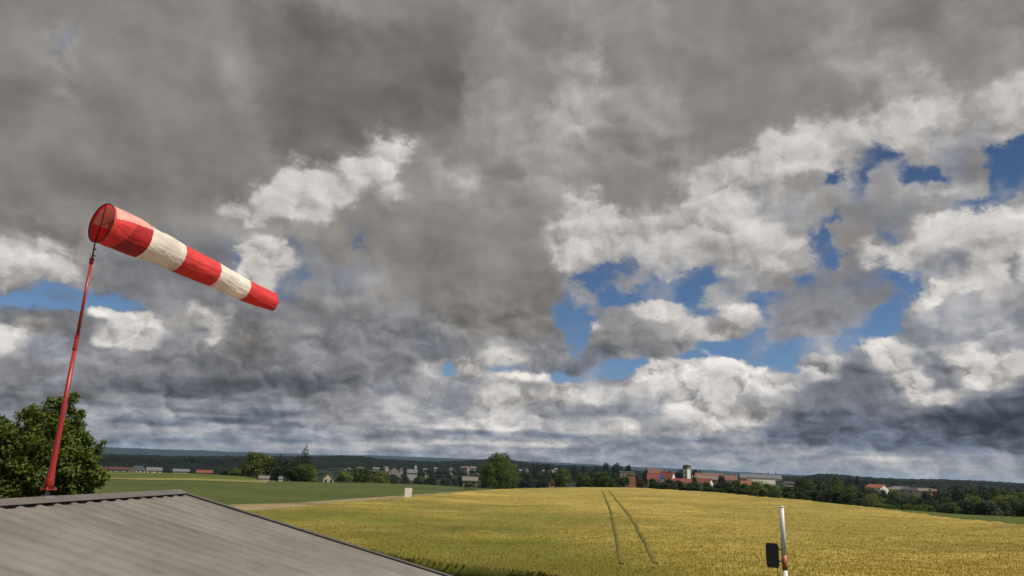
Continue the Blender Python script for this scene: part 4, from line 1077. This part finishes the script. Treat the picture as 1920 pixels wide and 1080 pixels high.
scatter(26, 1212, 1560, TL, 290, 340, 20, 30, ['dark', 'mid', 'dark'], 'tree|in the tall row', 'tree row between wheat and town', 6)
scatter(16, 1240, 1560, lambda x_: TL(x_) + 9, 225, 260, 18, 28, ['dark', 'mid', 'dark'], 'low bush|along the wheat', 'bushes along the wheat', 7)
for px, yt, w, D, k, lb in [(1202, 900, 16, 318, 'dark', 'dark tree right of the narrow red house'), (1225, 897, 20, 330, 'dark', 'dark tree in front of the wide red roof'), (1254, 898, 22, 325, 'mid', 'green tree in front of the tallest red roof'), (1275, 902, 20, 322, 'dark', 'dark tree at the left foot of the tower'), (1326, 903, 22, 325, 'dark', 'dark tree before the bright red roof'), (1652, 917, 20, 470, 'dark', 'dark round tree in front of the orange roofed farmhouse'), (1302, 893, 17, 420, 'mid', 'slim green tree just right of the white tower'), (1352, 890, 13, 470, 'dark', 'pointed dark tree in front of the long brown roof'),
                          (1382, 897, 20, 400, 'mid', 'round tree left of the orange roof'), (1421, 902, 30, 300, 'yellow', 'light green round tree in front of the grey factory'), (1449, 908, 32, 290, 'yellow', 'light green tree right of the factory wall')]:
    tree(px, yt, w, D, k, lb)
RW = ip([1500, 1540, 1580, 1620, 1660, 1700, 1750, 1800, 1850, 1920, 2000], [898, 896, 899, 911, 922, 925, 923, 917, 919, 918, 922])
scatter(30, 1495, 2010, RW, 380, 450, 22, 34, ['dark', 'blue', 'mid'], 'tree|in the rear row', 'rear trees of the right-hand wood', 8)
scatter(24, 1510, 2020, lambda x_: RW(x_) + 11 - 3 * (x_ > 1780), 270, 320, 28, 40, ['dark', 'mid', 'yellow', 'dark'], 'tree|in the middle row', 'middle trees of the right-hand wood', 9)
scatter(20, 1560, 2030, lambda x_: RW(x_) + 24 - 4 * (x_ > 1700), 190, 225, 30, 46, ['dark', 'mid', 'dark'], 'bushy tree|in the front row', 'front trees of the right-hand wood', 10)
scatter(8, 1560, 1640, ip([1560, 1640], [893, 901]), 600, 800, 16, 26, ['blue', 'dark'], 'tree|on the rise', 'trees on the rise left of the farmhouse', 12)
scatter(10, 1740, 2000, ip([1740, 2000], [908, 916]), 700, 900, 16, 26, ['blue', 'dark'], 'tree|far behind the wood', 'distant trees right of the farm', 13)

# ================================================================== buildings
WALLS = {'cream': (.44, .41, .34), 'white': (.62, .61, .58), 'grey': (.34, .35, .35), 'pink': (.30, .24, .22), 'red': (.38, .11, .06), 'yellow': (.60, .52, .22), 'tan': (.42, .36, .28), 'orange': (.42, .22, .12), 'glass': (.22, .26, .27), 'light': (.74, .72, .66), 'shaded_white': (.26, .265, .265), 'shaded_cream': (.21, .20, .17)}
ROOFS = {'red': (.185, .058, .042), 'orange': (.25, .092, .05), 'brown': (.17, .095, .07), 'grey': (.13, .135, .14), 'dark': (.05, .052, .058), 'light': (.40, .40, .39), 'blue': (.02, .035, .17), 'greybrown': (.17, .145, .12), 'rust': (.075, .032, .030)}
MW = {k: simple('plaster_' + k, v, .85, .08, .6) for k, v in WALLS.items()}
MR = {k: simple('tiles_' + k, v, .8, .18, 1.5) for k, v in ROOFS.items()}
M_WIN = simple('window_glass', (.03, .035, .045), .2, .2, 1, spec=.6)
def house(name, x0, x1, yr, ye, D, wall, roof, label, cat='house', gable=False, yaw=0.0, group=None, depth=None, flat=False, wins=2, chimney=False, over=.4):
    """yr = ridge row, ye = eaves row; gable=True: the gable end faces the camera"""
    xm_ = (x0 + x1) / 2; a, x, y = at(xm_, D); z0 = gzxy(x, y)
    w = (x1 - x0) * D / FPX; zr = CAM_H + D * math.tan(azel(xm_, yr)[1]) - z0; ze = CAM_H + D * math.tan(azel(xm_, ye)[1]) - z0
    if ze < 2.2: sh = 2.2 - ze; ze += sh; zr += sh; z0 -= sh
    o = empty(name, (x, y, z0), -a + R(yaw)); tag(o, label, cat, group)
    dp = depth or (max(7, w * .8) if not gable else max(8, w * 1.3)); hw, hd = w / 2 - (over if not flat else 0), dp / 2
    m = MB()
    if flat:
        m.box(-hw, hw, -hd, hd, -1, zr - .35); m.build('wall', MW[wall], o)
        MB().box(-hw - .3, hw + .3, -hd - .3, hd + .3, zr - .348, zr).build('roof', MR[roof], o)
    else:
        if gable:
            m.add([(-hw, -hd, -1), (hw, -hd, -1), (hw, hd, -1), (-hw, hd, -1), (-hw, -hd, ze), (hw, -hd, ze), (hw, hd, ze), (-hw, hd, ze), (0, -hd, zr - .05), (0, hd, zr - .05)],
                  [(0, 1, 5, 8, 4), (3, 7, 9, 6, 2), (0, 4, 7, 3), (1, 2, 6, 5)])
            e = over; sl = (zr - ze) / hw
            pr_ = [(-hw - e, ze - e * sl), (0, zr), (hw + e, ze - e * sl)]
            Vr = [(q[0], yy, q[1] + dz_) for yy in (-hd - e, hd + e) for dz_ in (0, .22) for q in pr_]
            # order: front low(0-2) front high(3-5) back low(6-8) back high(9-11)
            Fr = [(3, 4, 10, 9), (4, 5, 11, 10), (0, 6, 7, 1), (1, 7, 8, 2), (0, 1, 4, 3), (1, 2, 5, 4), (6, 9, 10, 7), (7, 10, 11, 8), (0, 3, 9, 6), (2, 8, 11, 5)]
        else:
            m.add([(-hw, -hd, -1), (hw, -hd, -1), (hw, hd, -1), (-hw, hd, -1), (-hw, -hd, ze), (hw, -hd, ze), (hw, hd, ze), (-hw, hd, ze), (-hw, 0, zr - .05), (hw, 0, zr - .05)],
                  [(0, 1, 5, 4), (2, 3, 7, 6), (1, 2, 6, 9, 5), (3, 0, 4, 8, 7)])
            e = over; sl = (zr - ze) / hd
            pr_ = [(-hd - e, ze - e * sl), (0, zr), (hd + e, ze - e * sl)]
            Vr = [(xx, q[0], q[1] + dz_) for xx in (-hw - e, hw + e) for dz_ in (0, .22) for q in pr_]
            Fr = [(3, 4, 10, 9), (4, 5, 11, 10), (0, 6, 7, 1), (1, 7, 8, 2), (0, 1, 4, 3), (1, 2, 5, 4), (6, 9, 10, 7), (7, 10, 11, 8), (0, 3, 9, 6), (2, 8, 11, 5)]
        m.build('wall', MW[wall], o); rf = MB().add(Vr, Fr).build('roof', MR[roof], o)
        if chimney: cx_ = hw * .45; MB().box(cx_ - .4, cx_ + .4, -.4, .4, zr - 1.2, zr + 1.2).build('chimney', MR['brown'], rf)
    for k in range(wins):
        xx = -hw + 2 * hw * (k + .5) / wins
        MB().box(xx - .55, xx + .55, -hd - .06, -hd + .02, ze - 1.75, ze - .55).build('window', M_WIN, o)
    return o
G1 = 'houses at the far edge of the left meadow'
house('farmhouse', 178, 214, 876.5, 880.5, 470, 'white', 'rust', 'white building with rusty red roof, beside the big tree', gable=False, group=G1)
house('barn', 214, 246, 876.3, 881, 466, 'cream', 'rust', 'long cream barn with rusty red roof behind the meadow', 'barn', group=G1, wins=3)
house('house', 253, 270.5, 874.5, 881.5, 480, 'white', 'dark', 'house with steep slate roof and white gable edge, right of the cream barn', group=G1, yaw=28)
house('house', 281, 305, 877, 882.2, 470, 'white', 'grey', 'white house with grey roof, alone in the middle of the meadow edge', group=G1)
house('shed', 330, 356, 880, 884, 480, 'grey', 'grey', 'low grey shed between the white house and the red one', 'shed', group=G1, wins=0)
house('house', 374, 400, 882, 886.5, 450, 'pink', 'red', 'low red roofed house at the meadow edge', group=G1)
house('house', 417, 441, 884, 889, 440, 'pink', 'rust', 'dull reddish house beside the low dark bush', group=G1)
house('shed', 490, 508, 893, 897.5, 270, 'grey', 'greybrown', 'small white shed under the yellow green tree', 'shed', wins=1, over=.15)
house('shed', 526, 534, 894.5, 898.5, 270, 'grey', 'grey', 'tiny white shed under the dark trees of the clump', 'shed', wins=0, over=.1)
house('house', 609, 629, 887, 897, 400, 'cream', 'orange', 'orange roofed house with a pale gable right of the tree clump', gable=True)
G2 = 'pale houses of the village on the far slope'
house('house', 731, 751, 876, 883, 860, 'pink', 'greybrown', 'largest pinkish house left of the grey one with a steeple', group=G2, gable=True, wins=3)
house('house', 750, 757, 876.5, 880, 880, 'shaded_white', 'light', 'narrow white house between the pinkish and the grey one', group=G2, gable=True, wins=1)
church = house('church', 764, 783, 880, 886.5, 800, 'grey', 'grey', 'grey building with a thin pointed turret in the village', 'church', group=G2, wins=3)
tw = MB(); zc_ = CAM_H + 800 * math.tan(azel(779, 877.5)[1]) - church.location.z
tw.box(2.2, 4.8, -1.3, 1.3, zc_ - 9, zc_); tw.add([(2.0, -1.5, zc_), (5, -1.5, zc_), (5, 1.5, zc_), (2.0, 1.5, zc_), (3.5, 0, zc_ + 3.5)], [(0, 1, 4), (1, 2, 4), (2, 3, 4), (3, 0, 4), (3, 2, 1, 0)])
tw.build('turret', MW['grey'], church)
house('house', 798, 806, 888.5, 892, 640, 'yellow', 'brown', 'small yellow house below the village', group=G2, gable=True, wins=1)
sm = [(646, 652, 880.5, 'white', 'tiny white house left of the three rounded bushes'), (652, 657, 876, 'cream', 'tiny cream house above the pale rounded bush'), (670, 680, 875.5, 'pink', 'tiny pinkish house above the widest bush'),
      (700, 712, 876.5, 'cream', 'small cream house over the bushes'), (720, 728, 874.5, 'white', 'small white house uphill of the pinkish one'), (794, 801, 878.5, 'grey', 'small grey house uphill right of the turret'),
      (814, 820, 876.5, 'cream', 'small cream house near the top of the village'), (842, 849, 877, 'white', 'white house alone near the top of the slope'), (865, 879, 874.5, 'white', 'long white house high on the slope'),
      (881, 893, 875, 'white', 'long white house beside the other long one high on the slope'), (890, 898, 880, 'pink', 'small pinkish house left of the solitary tree'), (893, 900, 884.5, 'cream', 'cream house right next to the solitary tree'),
      (973, 979, 880, 'white', 'tiny white house right of the solitary tree'), (984, 990, 878.5, 'cream', 'tiny cream house under the twin spruces'), (994, 1001, 887, 'grey', 'tiny grey house lower on the slope'),
      (1017, 1023, 881, 'cream', 'cream house, first of the four left of the light round tree'), (1025, 1031, 879.5, 'yellow', 'yellowish house, second of the four left of the light round tree'),
      (1032, 1038, 880, 'pink', 'pinkish house, third of the four left of the light round tree'), (1039, 1045, 878, 'white', 'white house directly left of the light round tree'), (1104, 1109, 882, 'cream', 'narrow cream house above the hedge')]
for k, (x0, x1, yr, wl, lb) in enumerate(sm):
    wl = {'white': 'shaded_white', 'cream': 'shaded_cream'}.get(wl, wl)  # cloud shadow over the village is put into the plaster colour
    house('house', x0, x1, yr, yr + 2.6, 1050 + 23 * (k % 5), wl, ['greybrown', 'grey', 'brown'][k % 3], lb, group=G2, gable=(k % 3 == 1), wins=1, yaw=[0, 25, -20][k % 3])
house('house', 868, 897, 894.5, 901, 318, 'pink', 'greybrown', 'grey roofed house half hidden by the solitary tree', chimney=True)
house('house', 1029, 1041, 900.5, 905, 390, 'orange', 'brown', 'small orange walled house behind the crest', gable=True, wins=1)
G3 = 'red roofed houses around the tower'
house('house', 1163, 1188, 883.5, 889, 560, 'tan', 'light', 'flat pale roofed building above the orange fronted one', flat=True, group=G3)
house('house', 1174, 1191, 888, 892, 520, 'orange', 'light', 'white and orange house front above the dark trees', flat=True, wins=0, group=G3)
house('house', 1192, 1209, 895, 903, 350, 'red', 'red', 'narrow red house with white windows rising from the crest', gable=True, wins=2, group=G3)
house('house', 1214, 1240, 888.5, 899, 500, 'cream', 'red', 'wide red roofed house left of the blue roof', group=G3)
house('house', 1238, 1264, 884.8, 897.5, 515, 'white', 'red', 'tallest red roof with a white gable on its right', group=G3, yaw=-24, chimney=True)
house('house', 1216, 1240, 878.5, 887, 640, 'tan', 'brown', 'brown roofed house uphill of the wide red roof', group=G3)
house('house', 1224, 1234, 898, 904, 430, 'pink', 'rust', 'dull red roofed house low behind the trees', group=G3)
house('pavilion', 1236, 1245, 892, 896.5, 440, 'white', 'blue', 'pavilion with a bright blue roof between the red roofs', 'pavilion', wins=0)
house('house', 1262, 1306, 898, 905, 455, 'cream', 'red', 'low red roofed house at the foot of the tower', group=G3)
house('hall', 1306, 1355, 887.6, 893, 560, 'greybrown' if False else 'tan', 'brown', 'long hall with brown red roof right of the tower', 'hall', group=G3, wins=6)
house('hall', 1300, 1351, 893, 899, 520, 'tan', 'greybrown', 'long hall with dull grey brown roof in front of the red one', 'hall', group=G3, wins=6)
house('hall', 1344, 1381, 891, 900, 545, 'tan', 'brown', 'brown roofed hall left of the factory', 'hall', group=G3, wins=4)
house('house', 1309, 1334, 897.5, 905.5, 430, 'white', 'red', 'bright red roofed house in front of the long halls', group=G3, yaw=-20)
for x0, x1, yr, ye, lb in [(1341, 1347, 902.5, 905, 'small white gable under the long halls, left one'), (1346, 1353, 906.5, 909, 'lowest small white gable below the halls'), (1361, 1372, 899.5, 904.5, 'largest white gable right of the pointed tree')]:
    house('house', x0, x1, yr, ye, 420, 'white', 'brown', lb, gable=True, wins=1, group=G3, over=.2)
house('factory', 1393, 1460, 890, 897.5, 600, 'grey', 'grey', 'big factory hall with a low grey roof right of the white dome', 'factory', wins=0, depth=60)
house('factory', 1407, 1446, 896, 899, 560, 'light', 'grey', 'pale lit factory wall with a grey roof edge', 'factory', flat=True, wins=0, yaw=20)
house('factory', 1392, 1408, 896.5, 899, 575, 'glass', 'grey', 'dark glazed link left of the pale factory wall', 'factory', flat=True, wins=4)
house('factory', 1445, 1457, 897.5, 900, 575, 'light', 'grey', 'short pale wing at the right end of the factory', 'factory', flat=True, wins=0)
house('office', 1455, 1472, 901.5, 904, 500, 'glass', 'grey', 'dark glazed low building left of the striped office', 'office', flat=True, wins=0)
house('house', 1390, 1410, 902.5, 909.5, 440, 'cream', 'orange', 'bright orange roofed house in front of the factory', group=G3, wins=2)
of = house('office', 1471.5, 1498, 903.5, 907, 470, 'light', 'light', 'white office block with dark window bands', 'office', flat=True, wins=0)
w_of = 26.5 * 470 / FPX / 2; ztop = zpix(1485, 903.5, 470) - of.location.z
for k in range(3): MB().box(-w_of + .2, w_of - .2, -w_of * .8 - .08, -w_of * .8 + .02, ztop - 1.75 - k * 1.7, ztop - 1.1 - k * 1.7).build('window', M_WIN, of)
for x0, x1, yr, ye, D, wl, rf_, lb, gb, yw in [(1629, 1657, 908.5, 914.5, 560, 'white', 'orange', 'farmhouse with bright orange roof and white gable', False, -32), (1655, 1681, 914, 917.5, 570, 'tan', 'greybrown', 'low grey brown barn right of the farmhouse', False, 0),
                                         (1676, 1700, 912.5, 917.5, 620, 'tan', 'grey', 'grey roofed barn in the middle of the farm', False, 10), (1694, 1716, 914.5, 919.5, 590, 'grey', 'dark', 'barn with a nearly black roof', False, 0),
                                         (1714, 1742, 915.5, 920.5, 600, 'tan', 'greybrown', 'long dull barn at the right of the farm', False, 0), (1739, 1746, 915.5, 919.5, 560, 'white', 'brown', 'small white gable at the right end of the farm', True, 0),
                                         (1745, 1754, 917, 921, 600, 'red', 'brown', 'reddish shed at the very end of the farm', False, 0)]:
    house('farmhouse' if wl == 'white' else 'barn', x0, x1, yr, ye, D, wl, rf_, lb, 'farmhouse' if wl == 'white' else 'barn', gable=gb, yaw=yw, group='farm buildings in the right-hand wood', wins=1)
# white dome tank
a, x, y = at(1391.5, 760); tk = empty('storage_tank', (x, y, gzxy(x, y)), -a); tag(tk, 'round white domed tank on the skyline left of the factory', 'tank')
zd = zpix(1391.5, 889, 760) - tk.location.z
bm = bmesh.new(); bmesh.ops.create_uvsphere(bm, u_segments=24, v_segments=14, radius=2.1)
me = bpy.data.meshes.new('dome'); bm.to_mesh(me); bm.free(); me.materials.append(MW['white'])
dm = bpy.data.objects.new('dome', me); COL.objects.link(dm); dm.parent = tk; dm.location = (0, 0, zd - 2.1)
MB().tube([(0, 0, -1), (0, 0, zd - 3.6)], [1.2, 1.2], 16).build('shaft', MW['grey'], tk)
# the tower
DTW = 480.0
a, x, y = at(1288, DTW); tow = empty('tower', (x, y, gzxy(x, y)), -a + R(-38)); tag(tow, 'square white tower with a brown top above the red roofs', 'tower')
zt_ = zpix(1288, 871.5, DTW) - tow.location.z; zs = zpix(1288, 879.5, DTW) - tow.location.z; s_ = 1.62
MB().box(-s_, s_, -s_, s_, -1, zs).build('shaft', MW['white'], tow)
M_BRK = simple('brown_brick', (.24, .17, .14), .85, .2, 1)
bf = MB().box(-s_ - .12, s_ + .12, -s_ - .12, s_ + .12, zs, zt_ - .9).build('belfry', M_BRK, tow)
for q in (-1, 1): MB().box(q * .8 - .35, q * .8 + .35, -s_ - .16, -s_ - .10, zs + .5, zt_ - 1.5).build('louvre', M_WIN, bf)
m = MB(); t_ = s_ + .45; m.box(-t_, t_, -t_, t_, zt_ - .9, zt_ - .6); m.add([(-t_, -t_, zt_ - .6), (t_, -t_, zt_ - .6), (t_, t_, zt_ - .6), (-t_, t_, zt_ - .6), (0, 0, zt_ + .3)], [(0, 1, 4), (1, 2, 4), (2, 3, 4), (3, 0, 4)]); m.build('roof', MR['dark'], tow)
for k in range(4): MB().box(-.35, .35, -s_ - .05, -s_ + .02, zs - 3.0 - 2.6 * k, zs - 1.8 - 2.6 * k).build('window', M_WIN, tow)
print('trees', TCOUNT)

# ================================================================== air
HAZE = True
if HAZE:
    m = bpy.data.materials.new('haze'); m.use_nodes = True; m.node_tree.nodes.clear()
    o_ = m.node_tree.nodes.new('ShaderNodeOutputMaterial'); v_ = m.node_tree.nodes.new('ShaderNodeVolumePrincipled')
    v_.inputs['Color'].default_value = (.42, .66, 1.0, 1); v_.inputs['Density'].default_value = 4.0e-5; v_.inputs['Anisotropy'].default_value = .1
    m.node_tree.links.new(v_.outputs[0], o_.inputs['Volume'])
    vmax = float(Z.max()) + 35
    hz = MB().box(-16800, 16800, -16800, 16800, float(Z.min()) - 1, vmax).build('haze', m)
    tag(hz, 'thin blue air over the whole landscape', 'haze', kind='stuff')
